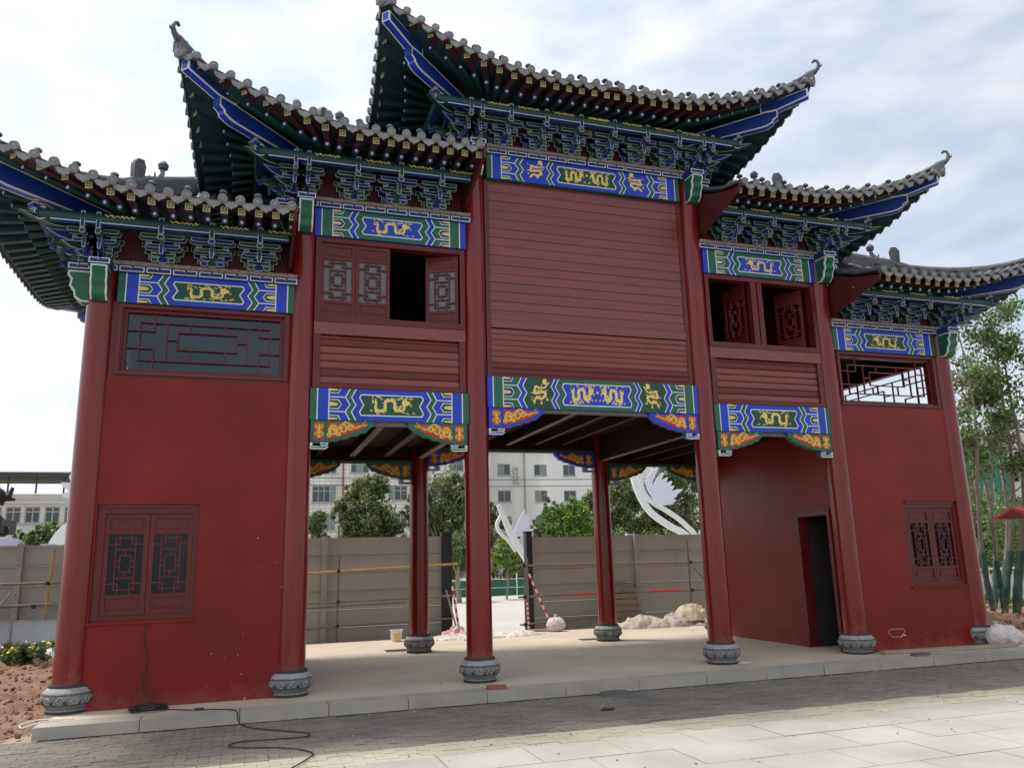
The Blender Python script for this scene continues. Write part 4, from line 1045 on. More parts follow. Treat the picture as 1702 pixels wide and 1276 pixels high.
def corner_set(lv, s):
    xc = CX[lv]*s
    ang0 = 0 if s > 0 else math.pi
    for sg, y0 in ((-1, 0), (1, YB)):
        m = MB()
        d45 = math.atan2(sg*1.43, s*1.63); d90 = math.pi/2*sg
        for i, (z, L45, L0) in enumerate(((.06, .42, .32), (.13, .60, .46), (.215, .80, .60))):
            k = 'dblue' if i % 2 == 0 else 'dgreen'
            beak(m, L45, LV[lv]+z, .05, d45, k, xc, y0)
            beak(m, L0+.06, LV[lv]+z, .045, ang0, 'dgreen' if i % 2 == 0 else 'dblue', xc, y0)
            beak(m, L0+.06, LV[lv]+z, .045, d90, 'dgreen' if i % 2 == 0 else 'dblue', xc, y0)
        beak(m, 1.12, LV[lv]+.33, .07, d45, 'dgreen', xc, y0)
        U_ = Vector((math.cos(d45), math.sin(d45), 0)); P = Vector((xc, y0, LV[lv]))+U_*.92; pr = Vector((-U_.y, U_.x, 0))
        m.obox(P+Z_*.435, U_*.06, pr*.06, Z_*.028, 'dblue'); m.obox(P+Z_*.464, U_*.062, pr*.062, Z_*.004, 'wl'); m.obox(P+Z_*.409, U_*.05, pr*.05, Z_*.004, 'wl')
        for q in range(3): m.lathe([(.045-.004*q, 0), (.045-.004*q, .016)], P+Z_*(.470+q*.018), 10, 'orange' if q % 2 == 0 else 'dblue')
        ob('corner_bracket', m, gate)
    for dx in (.0, .17):
        o = link('bracket_set', BRA, gate); o.location = (s*(CX[lv]+dx*1.0), 0.0, LV[lv]); o.scale = (.8, 1, 1)
    for y in (0.0,):
        o = link('bracket_set', BRB, gate); o.location = (xc, 0, LV[lv]); o.rotation_euler = (0, 0, math.pi/2*s)
def gold_squiggle(m, x, z, O):
    p = [(x+.0, z+.02), (x+.03, z-.01), (x+.06, z+.015), (x+.10, z-.012), (x+.14, z+.012), (x+.17, z-.008), (x+.2, z+.014), (x+.215, z-.012), (x+.24, z+.015), (x+.265, z-.014), (x+.29, z+.012), (x+.31, z-.008), (x+.335, z+.012)]
    m.ribbon(p, .010, O, X_, Z_, .003, 'gold', h=.002)
    for q in (.08, .19, .30): m.lathe([(.012, 0), (.006, .004)], (O[0]+x+q, O[1]-.002, z+.012), 7, 'gold', axis=(0,-1,0))
def capital(lv, s):
    x = s*(CX[lv]-.05*0); L_ = LV[lv]; m = MB(); z0, z1 = L_-.545, L_-.14
    H = z1-z0
    prof = [(0, 0), (0, H), (.30, H), (.315, H*.86), (.27, H*.72), (.285, H*.5), (.235, H*.35), (.22, H*.15), (.14, 0)]
    # nose toward the front and the outward side
    for U_, O in ((Vector((0,-1,0)), (x, -.08, z0)), (Vector((s,0,0)), (x+s*.08, 0, z0))):
        m.prism(prof, O, U_, Z_, -.095, .095, 'green', .02, 'white')
        m.prism(prof, O, U_, Z_, -.0965, -.095, 'green'); ip = inset(prof[::-1], .02); Nn = Vector(U_).cross(Z_)
        pr_ = prof if sum(prof[i-1][0]*prof[i][1]-prof[i][0]*prof[i-1][1] for i in range(len(prof))) > 0 else prof[::-1]
        i2 = inset(pr_, .02); n = len(pr_); Ov = Vector(O); dd = -.098
        P = lambda q: Ov+U_*q[0]+Z_*q[1]+Nn*dd
        m.add([P(q) for q in pr_]+[P(q) for q in i2], [(i, n+i, n+(i+1) % n, (i+1) % n) for i in range(n)], 'white')
        # white border on the front edge faces
        Pf = Ov+U_*.317
        fr = Nn
        m.add([Pf-fr*.095+Z_*H, Pf+fr*.095+Z_*H, Pf+fr*.095+Z_*(H-.02), Pf-fr*.095+Z_*(H-.02)], [(0,1,2,3)], 'white')
        for e in (-1, 1):
            for (q1, q2) in zip(prof[2:], prof[3:]):
                A = Ov+U_*(q1[0]+.002)+Z_*q1[1]; B = Ov+U_*(q2[0]+.002)+Z_*q2[1]
                m.add([A+fr*e*.095, A+fr*e*.075, B+fr*e*.075, B+fr*e*.095], [(0,1,2,3)], 'white')
        mid = [(q[0]+.001, q[1]) for q in prof[2:]]
        for (q1, q2) in zip(mid, mid[1:]):
            A = Ov+U_*q1[0]+Z_*q1[1]; B = Ov+U_*q2[0]+Z_*q2[1]
            m.add([A-fr*.0745, A+fr*.0745, B+fr*.0745, B-fr*.0745], [(0,1,2,3)], 'green')
    # meander block above it
    O2 = (x, -.40, L_-.135)
    m.box(x-.13, x+.13, -.40, -.161, L_-.135, L_-.046, 'dblue'); meander(m, x-.13, x+.13, L_-.135, L_-.046, (0, -.40, 0), X_, .003)
    m.box(*sorted((x+s*.141, x+s*.40)), -.13, .13, L_-.135, L_-.046, 'dblue'); meander(m, *sorted((x+s*.141, x+s*.40)), L_-.135, L_-.046, (0, -.13, 0), X_, .003)
    ob('capital', m, gate)
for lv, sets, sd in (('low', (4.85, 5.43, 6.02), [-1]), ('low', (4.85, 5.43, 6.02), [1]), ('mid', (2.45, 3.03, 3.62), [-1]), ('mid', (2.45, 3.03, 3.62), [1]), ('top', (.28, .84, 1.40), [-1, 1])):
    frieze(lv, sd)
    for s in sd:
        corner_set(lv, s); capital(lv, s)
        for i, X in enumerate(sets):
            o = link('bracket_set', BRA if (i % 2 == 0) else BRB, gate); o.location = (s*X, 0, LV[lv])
        st = list(sets)+[CX[lv]+.03]
        for X in st:
            g = MB(); x = s*X-(.44 if s > 0 else -.10); gold_squiggle(g, x, LV[lv]+.378, (0, -.678, 0)); ob('gilt_scroll', g, gate)
        # small gilt flowers on the red boards between the bracket sets
        for a_, b_ in zip(st, st[1:]):
            xm = s*(a_+b_)/2; g = MB()
            for q in range(5):
                an = q*math.pi/4; g.ribbon([(xm, LV[lv]+.04), (xm+.035*math.cos(an), LV[lv]+.04+.035*math.sin(an))], [.014, .004], (0, -.03, 0), X_, Z_, .004, 'gold')
            ob('gilt_flower', g, gate)
        for i in range(5):
            o = link('bracket_set', BRA if i % 2 else BRB, gate); o.location = (s*CX[lv], .66+i*.66, LV[lv]); o.rotation_euler = (0, 0, math.pi/2*s)
# ------------------------------------------------------------------ wall scars (chips in the paint)
m = MB(); rn = random.Random(5)
for x, z, r_ in [(-4.72, 1.9, .016), (-4.66, 1.55, .008), (-4.5, 1.6, .01), (-4.42, 1.3, .014), (-5.28, .95, .008), (-4.85, .75, .009), (-5.2, .55, .012), (-5.05, .5, .010), (-4.9, .52, .012), (-4.95, .2, .008), (-4.85, .3, .012), (-5.3, .15, .006), (-5.25, .17, .006), (-4.8, .02, .02), (5.6, .25, .01), (6.1, .3, .008), (5.2, 1.7, .008)]:
    m.prism([(x+.6*r_*rn.uniform(.5, 1.3)*math.cos(a), z+.6*r_*rn.uniform(.5, 1.3)*math.sin(a)) for a in [i*1.047 for i in range(6)]], (0, -.09, 0), X_, Z_, .0005, .002, 'drag')
hh = [(4.98+.0+.15*math.cos(a)*(1+.15*math.sin(3*a)), .27+.075*math.sin(a)*(1+.2*math.cos(2*a))) for a in [i*math.pi/10 for i in range(20)]]
m.ribbon(hh, .007, (0, -.09, 0), X_, Z_, .002, 'drag', closed=True); m.ribbon([(5.05, .2), (5.1, .24), (5.16, .22)], .02, (0, -.09, 0), X_, Z_, .0025, 'drag')
ob('paint_chips', m, gate, kind='stuff')
# ------------------------------------------------------------------ hoarding fences behind the gate
def fence(name, label, x0, x1, y, z0, z1, posts, k='fence', rows=6, w=None, rzs=0, wins=None):
    t = thing(name, label, 'fence')
    hs = (z1-z0)/rows
    m = MB(); m.box(x0, x1, y-.02, y+.03, z1-.0, z1+.025, 'steel'); ob('top_rail', m, t)
    for j in range(rows):
        m = MB(); a, b = z0+j*hs, z0+(j+1)*hs
        m.prism([(0, a), (.006, a+.02), (.006, b-.03), (.03, b-.015), (.03, b-.003), (0, b-.003)], (x1, y, 0), (0,-1,0), (0,0,1), 0, x1-x0, k); ob('panel', m, t)
    for px in posts:
        m = MB(); m.box(px-.055, px+.055, y-.09, y-.031, z0, z1+.06, 'steel' if k != 'fence' else 'fencel')
        for q in range(3): m.lathe([(.012, 0), (.012, .012)], (px, y-.09, z0+.4+q*.55), 8, 'black', axis=(0,-1,0))
        ob('post', m, t)
    return t
fence('hoarding_fence', 'taupe corrugated steel hoarding behind the left opening of the gate', -4.6, -.62, 7.3, -.12, 2.10, [-3.22])
fence('hoarding_fence', 'taupe corrugated steel hoarding behind the centre and right of the gate', 1.52, 9.5, 7.3, -.12, 2.04, [4.2])
fence('hoarding_fence', 'grey corrugated steel hoarding left of the gate behind the ochre pole', -13.5, -7.4, 7.3, .2, 2.05, [-8.98, -11.2], k='fencel', rows=5)
for x0, x1, lab in ((-.64, -.42, 'black steel post ending the left hoarding'), (1.36, 1.50, 'black steel post with round cap at the right hoarding')):
    m = MB(); m.box(x0, x1, 7.2, 7.4, -.12, 2.17, 'black'); m.box(x0-.02, x1+.02, 7.18, 7.42, 2.171, 2.20, 'black')
    tag(ob('gate_post', m), lab, 'post')
# low blue-grey sheet barrier at far left
t = thing('sheet_barrier', 'low pale blue-grey sheet barrier leaning in front of the left hoarding', 'barrier')
for i in range(4):
    m = MB(); a = -11.9+i*.98; m.box(a+.02, a+.96, 6.98, 7.0, -.15, .66, 'fblue'); ob('panel', m, t)
    m = MB(); m.box(a-.02, a+.018, 6.95, 7.0, -.15, .68, 'steel'); ob('post', m, t)
m = MB(); m.box(-11.9, -7.98, 6.96, 7.0, .661, .69, 'steel'); ob('top_rail', m, t)
# scaffold poles tied to the hoardings
def poles(name, label, items, clamps=()):
    t = thing(name, label, 'scaffold poles')
    for p, q, r_, k in items:
        m = MB(); m.tube([p, q], r_, 8, k); ob('pole', m, t, smooth=40)
    for c in clamps:
        m = MB(); m.box(c[0]-.03, c[0]+.03, c[1]-.05, c[1]+.03, c[2]-.035, c[2]+.035, 'black'); ob('clamp', m, t)
    return t
poles('scaffold_frame', 'rusty scaffold poles across the left hoarding with one ochre top pole',
      [((-4.5, 6.98, 1.36), (-.34, 6.98, 1.50), .024, 'yellow'), ((-4.5, 6.98, .76), (-.50, 6.98, .82), .022, 'pole'), ((-4.5, 6.98, .66), (-1.5, 6.98, .72), .012, 'pole'), ((-4.5, 6.98, .26), (-.5, 6.98, .34), .02, 'pole'), ((-2.96, 7.05, -.1), (-2.93, 7.05, 1.75), .02, 'pole')],
      [(-2.95, 6.98, 1.42), (-2.95, 6.98, .79), (-2.95, 6.98, .30)])
poles('scaffold_frame', 'rusty scaffold poles across the right hoarding with red striped middle pole',
      [((1.0, 6.98, 1.42), (8.8, 6.98, 1.36), .022, 'pole'), ((1.05, 6.98, .73), (2.4, 6.98, .74), .022, 'pole'), ((2.4, 6.98, .74), (2.95, 6.98, .745), .023, 'pole_red'), ((2.95, 6.98, .745), (4.4, 6.98, .74), .022, 'pole'), ((4.4, 6.98, .74), (5.2, 6.98, .73), .023, 'pole_red'), ((5.2, 6.98, .73), (8.8, 6.98, .70), .022, 'pole'),
       ((1.08, 6.98, .13), (4.2, 6.98, .25), .02, 'pole'), ((5.5, 7.05, -.1), (5.5, 7.05, 1.9), .022, 'pole'), ((5.55, 6.9, 1.25), (6.25, 6.5, .25), .018, 'pole'), ((1.2, 6.95, -.05), (1.2, 6.95, 1.5), .018, 'pole'), ((1.27, 6.9, -.05), (1.27, 6.9, 1.6), .014, 'pole'), ((1.15, 6.6, .03), (1.75, 6.45, .02), .03, 'pwood')],
      [(5.5, 6.98, 1.39), (5.5, 6.98, .73), (1.2, 6.98, 1.42), (1.2, 6.98, .73), (1.2, 6.98, .13)])
poles('scaffold_frame', 'ochre upright pole tied to the far left hoarding by two long rails',
      [((-8.42, 7.05, .6), (-8.36, 7.05, 1.98), .03, 'yellow'), ((-12.5, 6.98, 1.34), (-7.9, 6.98, 1.36), .022, 'pole'), ((-12.5, 6.98, .90), (-7.9, 6.98, .97), .02, 'pole'), ((-9.6, 6.9, .3), (-9.0, 6.95, 1.2), .025, 'steel')], [(-8.4, 6.98, 1.35), (-8.6, 6.93, .93)])
def striped(name, lab, p, q, n, r_=.024):
    t = thing(name, lab, 'pole', p); p, q = Vector(p), Vector(q)
    for i in range(n):
        m = MB(); m.tube([(q-p)*(i/n), (q-p)*((i+1)/n)], r_, 10, 'pole_red' if i % 2 else 'wplastic'); ob('stripe', m, t, smooth=40)
striped('striped_pole', 'red and white striped pole leaning into the white sack on the right', (1.66, 6.55, .12), (1.28, 6.85, 1.24), 13)
striped('striped_pole', 'short red and white striped pole beside the left black post', (-.36, 6.8, 0), (-.48, 6.95, 1.02), 11, .026)
striped('striped_pole', 'thin red and white taped upright at the right scaffold end', (1.235, 6.82, .05), (1.235, 6.9, .66), 12, .02)
m = MB(); m.tube([(-.42, 6.7, 0), (-.62, 6.95, .95)], .022, 8, 'steel'); tag(ob('loose_pole', m), 'plain grey pipe leaning on the left black post', 'pole')
# ------------------------------------------------------------------ soft goods (sacks, tarps, sheets)
def lump(name, lab, cat, c, rx, ry, rz_, k, seed=0, amp=.25, tie=None, n=28, sharp=3.0):
    import mathutils.noise as mn
    m = MB(); vs = []; nr = 26; n = max(n, 44); q_ = .5*(rx+rz_)
    for i in range(nr+1):
        ph = math.pi*i/nr
        for j in range(n):
            th = 2*math.pi*j/n; d = Vector((math.sin(ph)*math.cos(th), math.sin(ph)*math.sin(th), -math.cos(ph)))
            p = Vector((d.x*rx, d.y*ry, d.z*rz_)); w_ = p*(sharp*.55/max(.12, q_))+Vector((seed*7.3, 2, 0)); w_.z *= .8
            fold = 1-abs(mn.noise(w_*1.1))*2.2; r_ = 1+amp*(.9*mn.noise(w_*.6)+.55*fold*.6+.35*(1-abs(mn.noise(w_*2.3))*2.5)*.5)
            p = Vector((p.x*r_, p.y*r_, d.z*rz_*r_+rz_*.8)); p.z = max(p.z, .002+.004*abs(d.z)); vs.append(p)
    m.add(vs, [(i*n+j, i*n+(j+1) % n, (i+1)*n+(j+1) % n, (i+1)*n+j) for i in range(nr) for j in range(n)], k)
    if tie: m.lathe([(.05, -.02), (.022, .03), (.04, .055), (.045, .07)], (0, 0, rz_*1.72), 9, k)
    o = ob(name, m, smooth=50); o.location = c; tag(o, lab, cat); return o
lump('sand_sack', 'round white sack at the foot of the striped pole', 'sack', (1.72, 6.42, .001), .20, .18, .165, 'sack', 1, .22, True)
lump('sand_sack', 'white knotted sack with pale pink stain at the right corner of the gate', 'sack', (7.05, -.22, .001), .30, .22, .15, 'sack', 2, .3)
lump('sand_sack', 'left white sack of the pair at the right corner column', 'sack', (6.72, -.36, .02), .16, .15, .17, 'sack', 5, .25, True)
lump('rubble_bag', 'brown paper bag end on top of the pair of white sacks', 'bag', (6.9, .02, .18), .15, .12, .07, 'tarp', 8, .3)
def heap(name, lab, cat, c, rx, ry, h, k, seed=0, fr=4.5, cr_=.5, rz=0, nx=90, ny=44):
    """thrown-down cloth: an irregular low mound with sharp creases"""
    import mathutils.noise as mn
    vs = []
    for i in range(nx+1):
        for j in range(ny+1):
            u, v = -1+2*i/nx, -1+2*j/ny
            e = 1+.28*mn.noise(Vector((u*1.7+seed*3, v*1.7, seed)))
            r_ = math.sqrt((u/e)**2+(v/e)**2); base = max(0, 1-r_**2.2)
            x, y = u*rx, v*ry; q = Vector((x*fr, y*fr, seed*1.7))
            wv = Vector((mn.noise(q*.5)*.8, mn.noise(q*.5+Vector((9, 9, 9)))*.8, 0))
            rid = 1-abs(mn.noise(q+wv))*2.6; rid2 = 1-abs(mn.noise(q*2.3+wv*2))*2.6; lo = mn.noise(q*.35+Vector((4, 0, 0)))
            z = h*base**.55*(.62+.55*lo+cr_*.42*rid+cr_*.18*rid2) if base > 0 else -.02
            vs.append((x+.03*mn.noise(q*1.4), y+.03*mn.noise(q*1.4+Vector((0, 0, 8))), max(z, .004 if base > .02 else -.02)))
    m = MB(); m.add(vs, [(i*(ny+1)+j, (i+1)*(ny+1)+j, (i+1)*(ny+1)+j+1, i*(ny+1)+j+1) for i in range(nx) for j in range(ny)], k)
    o = ob(name, m, smooth=38); o.location = c; o.rotation_euler = (0, 0, rz); tag(o, lab, cat); return o
heap('tarp_heap', 'long crumpled dusty tarpaulin on the platform right of the back column', 'tarpaulin', (3.75, 6.15, .001), .68, .40, .20, 'tarp', 3, 3.6, 1.1)
heap('tarp_heap', 'higher crumpled tarpaulin heap beside the right front column', 'tarpaulin', (4.85, 6.12, .001), .60, .40, .28, 'tarp', 4, 3.6, 1.1)
heap('tarp_heap', 'beige cloth folded over on top of the higher tarpaulin heap', 'tarpaulin', (4.95, 6.14, .14), .40, .32, .24, 'tarp2', 17, 3.4, 1.3)
heap('plastic_sheet', 'flat crumpled clear plastic sheet across the opening between the hoardings', 'plastic sheet', (-.05, 6.0, .001), 1.35, .38, .11, 'sheet', 6, 7, .9)
heap('plastic_sheet', 'pinkish plastic bag tangled at the foot of the left striped pole', 'plastic sheet', (-.55, 6.5, .001), .28, .22, .2, 'pinkbag', 11, 9, .8)
heap('plastic_sheet', 'crumpled white plastic sheet lying behind the yellow flowers', 'plastic sheet', (-8.5, 6.5, -.02), 1.2, .3, .22, 'wplastic', 12, 6, .9)
# bucket
t = thing('paint_bucket', 'white plastic paint bucket standing before the left hoarding', 'bucket', (-1.86, 6.15, 0))
m = MB(); m.lathe([(.105, 0), (.125, .21), (.132, .215), (.132, .235), (.12, .236), (.10, .02)], (0,0,0), 24, 'wplastic'); ob('body', m, t, smooth=40)
m = MB(); m.tube([(.128*math.cos(a), -.02-.05*math.sin(a), .215-.10*math.sin(a)) for a in [i*math.pi/10 for i in range(11)]], .004, 6, 'steel'); ob('handle', m, t)
m = MB(); m.box(-.07, .07, -.128, -.118, .06, .15, 'orange'); ob('sticker', m, t)
# pallet boards leaning on the hoarding
t = thing('board_stack', 'weathered grey boards leaning on the hoarding behind the back right column', 'boards')
for i in range(6):
    m = MB(); m.obox((3.62+.02*i, 6.95-.02*i*.2, .80-.14*i), (.38, 0, -.004), (0, .012, 0), (0, -.01, .058), 'gwood'); ob('board', m, t)
# bricks, planks
m = MB(); m.box(-.12, .12, -.055, .055, 0, .05, 'brick'); o = ob('clay_brick', m); o.location = (-1.86, -.80, .004); o.rotation_euler = (0,0,R(-12)); tag(o, 'single red brick lying on the platform edge', 'brick')
m = MB(); m.prism([(-.16, -.07), (.15, -.075), (.17, -.03), (.16, .07), (-.15, .075), (-.17, .0)], (0,0,0), X_, (0,1,0), 0, .05, 'gbrick'); o = ob('stone_block', m); o.location = (-.42, -1.10, GZ+.004); o.rotation_euler = (0,0,R(4)); tag(o, 'flat grey stone block on the pavers against the kerb', 'stone block')
m = MB(); m.prism([(-.13, -.06), (.13, -.06), (.135, .06), (-.13, .065)], (0,0,0), X_, (0,1,0), 0, .04, 'gbrick'); o = ob('stone_block', m); o.location = (4.75, -.76, .006); tag(o, 'thin grey stone block on the kerb before the right wing', 'stone block')
m = MB(); m.obox((5.65, -.44, .028), (1.22, -.10, 0), (.006, .07, 0), (0,0,.022), 'pwood'); tag(ob('timber_plank', m), 'long pale timber plank lying along the foot of the right wing', 'plank')
m = MB(); m.tube([(0, 0, 0), (.05, .01, .012), (.10, -.01, .008), (.17, .02, .004)], [.012, .02, .016, .01], 6, 'stoned'); o = ob('dead_leaf', m); o.location = (-1.0, -2.0, GZ+.012); tag(o, 'dark curled scrap lying on the dark pavers', 'litter')
# grit: loose crumbs along the kerb, on the pavers and on the platform
gm_ = MB(); rn = random.Random(21)
for i in range(420):
    q_ = rn.random(); x = rn.uniform(-7.5, 9)
    if q_ < .45: y, z = -.99-abs(rn.gauss(0, .06)), GZ+.006
    elif q_ < .8: y, z = rn.uniform(-4.8, -1.0), GZ+.010
    else: y, z = rn.uniform(-.6, 6.3), .003
    s_ = rn.uniform(.004, .014); gm_.lathe([(s_*.6, -s_*.3), (s_, s_*.1), (s_*.4, s_*.7)], (x, y, z), 5, rn.choice(['paver3', 'curb', 'dirt', 'gbrick']), axis=(rn.uniform(-.5, .5), rn.uniform(-.5, .5), 1))
ob('loose_grit', gm_, kind='stuff')
# cables
cab = [(-5.93, -.13, .96), (-5.95, -.12, .75), (-5.90, -.115, .5), (-5.93, -.12, .25), (-5.86, -.14, .06), (-5.80, -.22, .012)]
coil = []
for i in range(110):
    a = i*.36; r_ = .17+.035*math.sin(i*1.3)+.02*math.cos(i*.37); coil.append((-5.85+r_*1.05*math.cos(a), -.40+r_*.72*math.sin(a)+.02*math.sin(i*.5), .012+.0005*i))
tail = [(-5.66, -.44, .02), (-5.5, -.52, .012), (-5.38, -.60, .012), (-5.28, -.63, .014), (-5.24, -.56, .012), (-5.33, -.54, .014), (-5.30, -.66, .012), (-5.15, -.66, .012), (-4.95, -.80, .012), (-4.88, -.97, .01), (-4.85, -1.03, GZ+.03), (-4.70, -1.3, GZ+.016), (-4.42, -1.58, GZ+.016), (-4.2, -1.8, GZ+.016), (-4.2, -1.98, GZ+.016), (-4.5, -1.98, GZ+.016), (-4.82, -1.95, GZ+.016), (-4.95, -2.1, GZ+.016), (-4.8, -2.25, GZ+.016), (-4.45, -2.42, GZ+.016), (-4.22, -2.72, GZ+.016), (-4.28, -3.0, GZ+.02), (-4.55, -3.5, GZ+.02), (-5.0, -4.3, GZ+.02)]
def smoothp(p, n=4):
    o = []; P = [Vector(q) for q in p]
    for i in range(len(P)-1):
        a, b, c, d = P[max(0, i-1)], P[i], P[i+1], P[min(len(P)-1, i+2)]
        for j in range(n):
            t = j/n; o.append(.5*((2*b)+(c-a)*t+(2*a-5*b+4*c-d)*t*t+(3*b-a-3*c+d)*t**3))
    return o+[P[-1]]
m = MB(); m.tube(smoothp(cab)+[Vector(c) for c in coil]+smoothp(tail), .0065, 6, 'rubber'); tag(ob('power_cable', m, smooth=50), 'black power cable hanging from the left window, coiled, then snaking over the pavers', 'cable')
m = MB(); m.tube(smoothp([(-6.66, -.62, .012), (-6.85, -.66, .01), (-7.0, -.72, -.02), (-7.03, -.62, .0), (-6.9, -.50, .012), (-6.72, -.52, .012), (-6.55, -.56, .012)]), .008, 6, 'wplastic'); tag(ob('white_cable', m, smooth=50), 'short white cable looped on the platform corner below the left drum', 'cable')
m = MB(); m.tube(smoothp([(2.02, -.16, .006), (2.1, -.2, .006), (2.22, -.17, .006), (2.2, -.10, .006), (2.08, -.10, .006)]), .006, 6, 'wplastic'); tag(ob('white_cable', m, smooth=50), 'small white wire loop beside the drum right of the centre opening', 'cable')
# ------------------------------------------------------------------ left soil bank with flowers
def mound(name, x0, x1, y0, y1, hf, k, n=90):
    import mathutils.noise as mn
    vs = []; 
    for i in range(n+1):
        for j in range(n+1):
            x = x0+(x1-x0)*i/n; y = y0+(y1-y0)*j/n; h = hf(x, y)
            c = mn.noise(Vector((x*3, y*3, 0)))*.10+mn.noise(Vector((x*9, y*9, 2)))*.05+abs(mn.noise(Vector((x*20, y*20, 2))))*.03
            vs.append((x, y, GZ-.03+max(0, h)*(1+2.2*c)+(c*.5 if h > 0.02 else -.02)))
    m = MB(); m.add(vs, [(i*(n+1)+j, (i+1)*(n+1)+j, (i+1)*(n+1)+j+1, i*(n+1)+j+1) for i in range(n) for j in range(n)], k)
    return ob(name, m, smooth=60, kind='structure')
mound('soil_bank', -13, -6.83, -1.3, 7.0, lambda x, y: min(.30, max(0, (-6.78-x)*.16))*min(1, max(0, (y+1.25)*.42)), 'dirt', 110)
mound('soil_bank', 7.4, 16, .2, 7, lambda x, y: min(.28, max(0, (x-7.5)*.25))*min(1, max(0, (y-.3)*.5)), 'dirt', 80)
rubble = MB(); rn = random.Random(3)
for i in range(900):
    side = rn.random() < .75
    if side: x, y = rn.uniform(-9.2, -6.95), rn.uniform(-.6, 5.0); z = GZ+min(.30, max(0, (-6.78-x)*.16))*min(1, max(0, (y+1.25)*.42))
    else: x, y = rn.uniform(8.2, 12), rn.uniform(.9, 3.2); z = GZ+min(.28, max(0, (x-7.5)*.25))*min(1, max(0, (y-.3)*.5))
    s_ = rn.uniform(.008, .05)*rn.uniform(.5, 1)
    rubble.lathe([(s_*.5, -s_*.5), (s_, 0), (s_*.6, s_*.5), (s_*.1, s_*.6)], (x, y, z), rn.choice([5, 6, 7]), 'dirt', axis=(rn.uniform(-1, 1), rn.uniform(-1, 1), 1))
ob('soil_clods', rubble, kind='stuff')
# leafy masses --------------------------------------------------------
def leaves(name, clumps, n, size, mats, parent, seed=1, up=.3, w=.5, spread=.13):
    """clumps: (x,y,z,rx,ry,rz); leaf-sized quads"""
    g = np.random.default_rng(seed); cl = np.array(clumps, float); vol = np.prod(cl[:, 3:], axis=1)**(2/3); pi = vol/vol.sum()
    # sub-clumps near each ellipsoid's surface
    ns = max(20, n//60); idx = g.choice(len(cl), ns, p=pi); d = g.normal(size=(ns, 3)); d /= np.linalg.norm(d, axis=1)[:, None]
    rr_ = g.uniform(.3, 1.0, ns)**.6; sc = cl[idx, :3]+d*cl[idx, 3:]*rr_[:, None]
    mean = cl[idx, 3:].mean(1)
    j = g.integers(0, ns, n); off = g.normal(size=(n, 3))*(spread*mean[j])[:, None]
    P = sc[j]+off
    a = g.normal(size=(n, 3)); a /= np.linalg.norm(a, axis=1)[:, None]; nrm = g.normal(size=(n, 3))+np.array([0, 0, up*3]); nrm /= np.linalg.norm(nrm, axis=1)[:, None]
    u = np.cross(a, nrm); u /= np.linalg.norm(u, axis=1)[:, None]+1e-9; v = np.cross(nrm, u)
    s = size*g.uniform(.6, 1.3, n); L_ = u*s[:, None]; Wd = v*(s*w)[:, None]
    vs = np.stack([P-L_*.5, P-Wd*.5+nrm*(s*.08)[:, None], P+L_*.5, P+Wd*.5+nrm*(s*.08)[:, None]], 1).reshape(-1, 3)
    me = bpy.data.meshes.new(name); me.vertices.add(4*n); me.vertices.foreach_set('co', vs.ravel().astype('f4'))
    me.loops.add(4*n); me.loops.foreach_set('vertex_index', np.arange(4*n, dtype='i4')); me.polygons.add(n)
    me.polygons.foreach_set('loop_start', np.arange(0, 4*n, 4, dtype='i4')); me.polygons.foreach_set('loop_total', np.full(n, 4, 'i4'))
    for mm in mats: me.materials.append(mm)
    tint = g.integers(0, len(mats), ns)[j]; alt = g.integers(0, len(mats), n); mi = np.where(g.random(n) < .45, tint, alt)
    me.polygons.foreach_set('material_index', mi.astype('i4')); me.update(); me.validate()
    return link(name, me, parent)
def blob_clumps(c, rx, ry, rz_, n, seed, fill=.5):
    g = random.Random(seed); out_ = [(*c, rx*.62, ry*.62, rz_*.7)]
    for i in range(n):
        a = g.uniform(0, 6.28); b = g.uniform(-.9, 1); q = math.sqrt(max(0, 1-b*b))
        out_.append((c[0]+rx*.72*q*math.cos(a), c[1]+ry*.72*q*math.sin(a), c[2]+rz_*.72*b, rx*g.uniform(.2, .42), ry*g.uniform(.2, .42), rz_*g.uniform(.16, .34)))
    return out_
def tree(name, label, cat, base, crown_c, rx, ry, rz_, n, size, mats, seed, trunk_r=.12, group=None, trunks=None, up=.3):
    t = thing(name, label, cat, base, 0, group); b = Vector(base); c = Vector(crown_c)-b
    leaves('crown', blob_clumps(tuple(c), rx, ry, rz_, 16, seed), n, size, mats, t, seed, up)
    m = MB(); g = random.Random(seed)
    top = c+Vector((0, 0, rz_*.4)); m.tube([(0, 0, 0), (g.uniform(-.1, .1), 0, c.z*.45), tuple(top)], [trunk_r, trunk_r*.8, trunk_r*.2], 9, 'bark')
    for i in range(7):
        z = c.z*(.5+.5*i/8); a = g.uniform(0, 6.28); L_ = rx*.8
        m.tube([(0, 0, z-.4*rz_*.5), (L_*.5*math.cos(a), L_*.5*math.sin(a), z+.1*rz_), (L_*math.cos(a), L_*math.sin(a), z+.35*rz_)], [trunk_r*.45, trunk_r*.3, trunk_r*.1], 6, 'bark')
    ob('trunk', m, t, smooth=50); return t
G0 = GZ
tree('broadleaf_tree', 'tall grey-green magnolia tree before the tiled flats, seen through the left opening', 'tree', (2.2, 38, G0), (2.2, 38, 4.2), 2.15, 2.0, 2.7, 24000, .20, LG, 11)
tree('broadleaf_tree', 'dense magnolia tree just right of the back left column', 'tree', (6.6, 38, G0), (6.6, 38, 4.8), 2.3, 2.0, 3.3, 26000, .20, LG, 12)
tree('broadleaf_tree', 'small dark tree at the left edge of the left opening', 'tree', (-1.3, 36, G0), (-1.3, 36, 3.1), 1.3, 1.2, 1.8, 9000, .17, LG, 13)
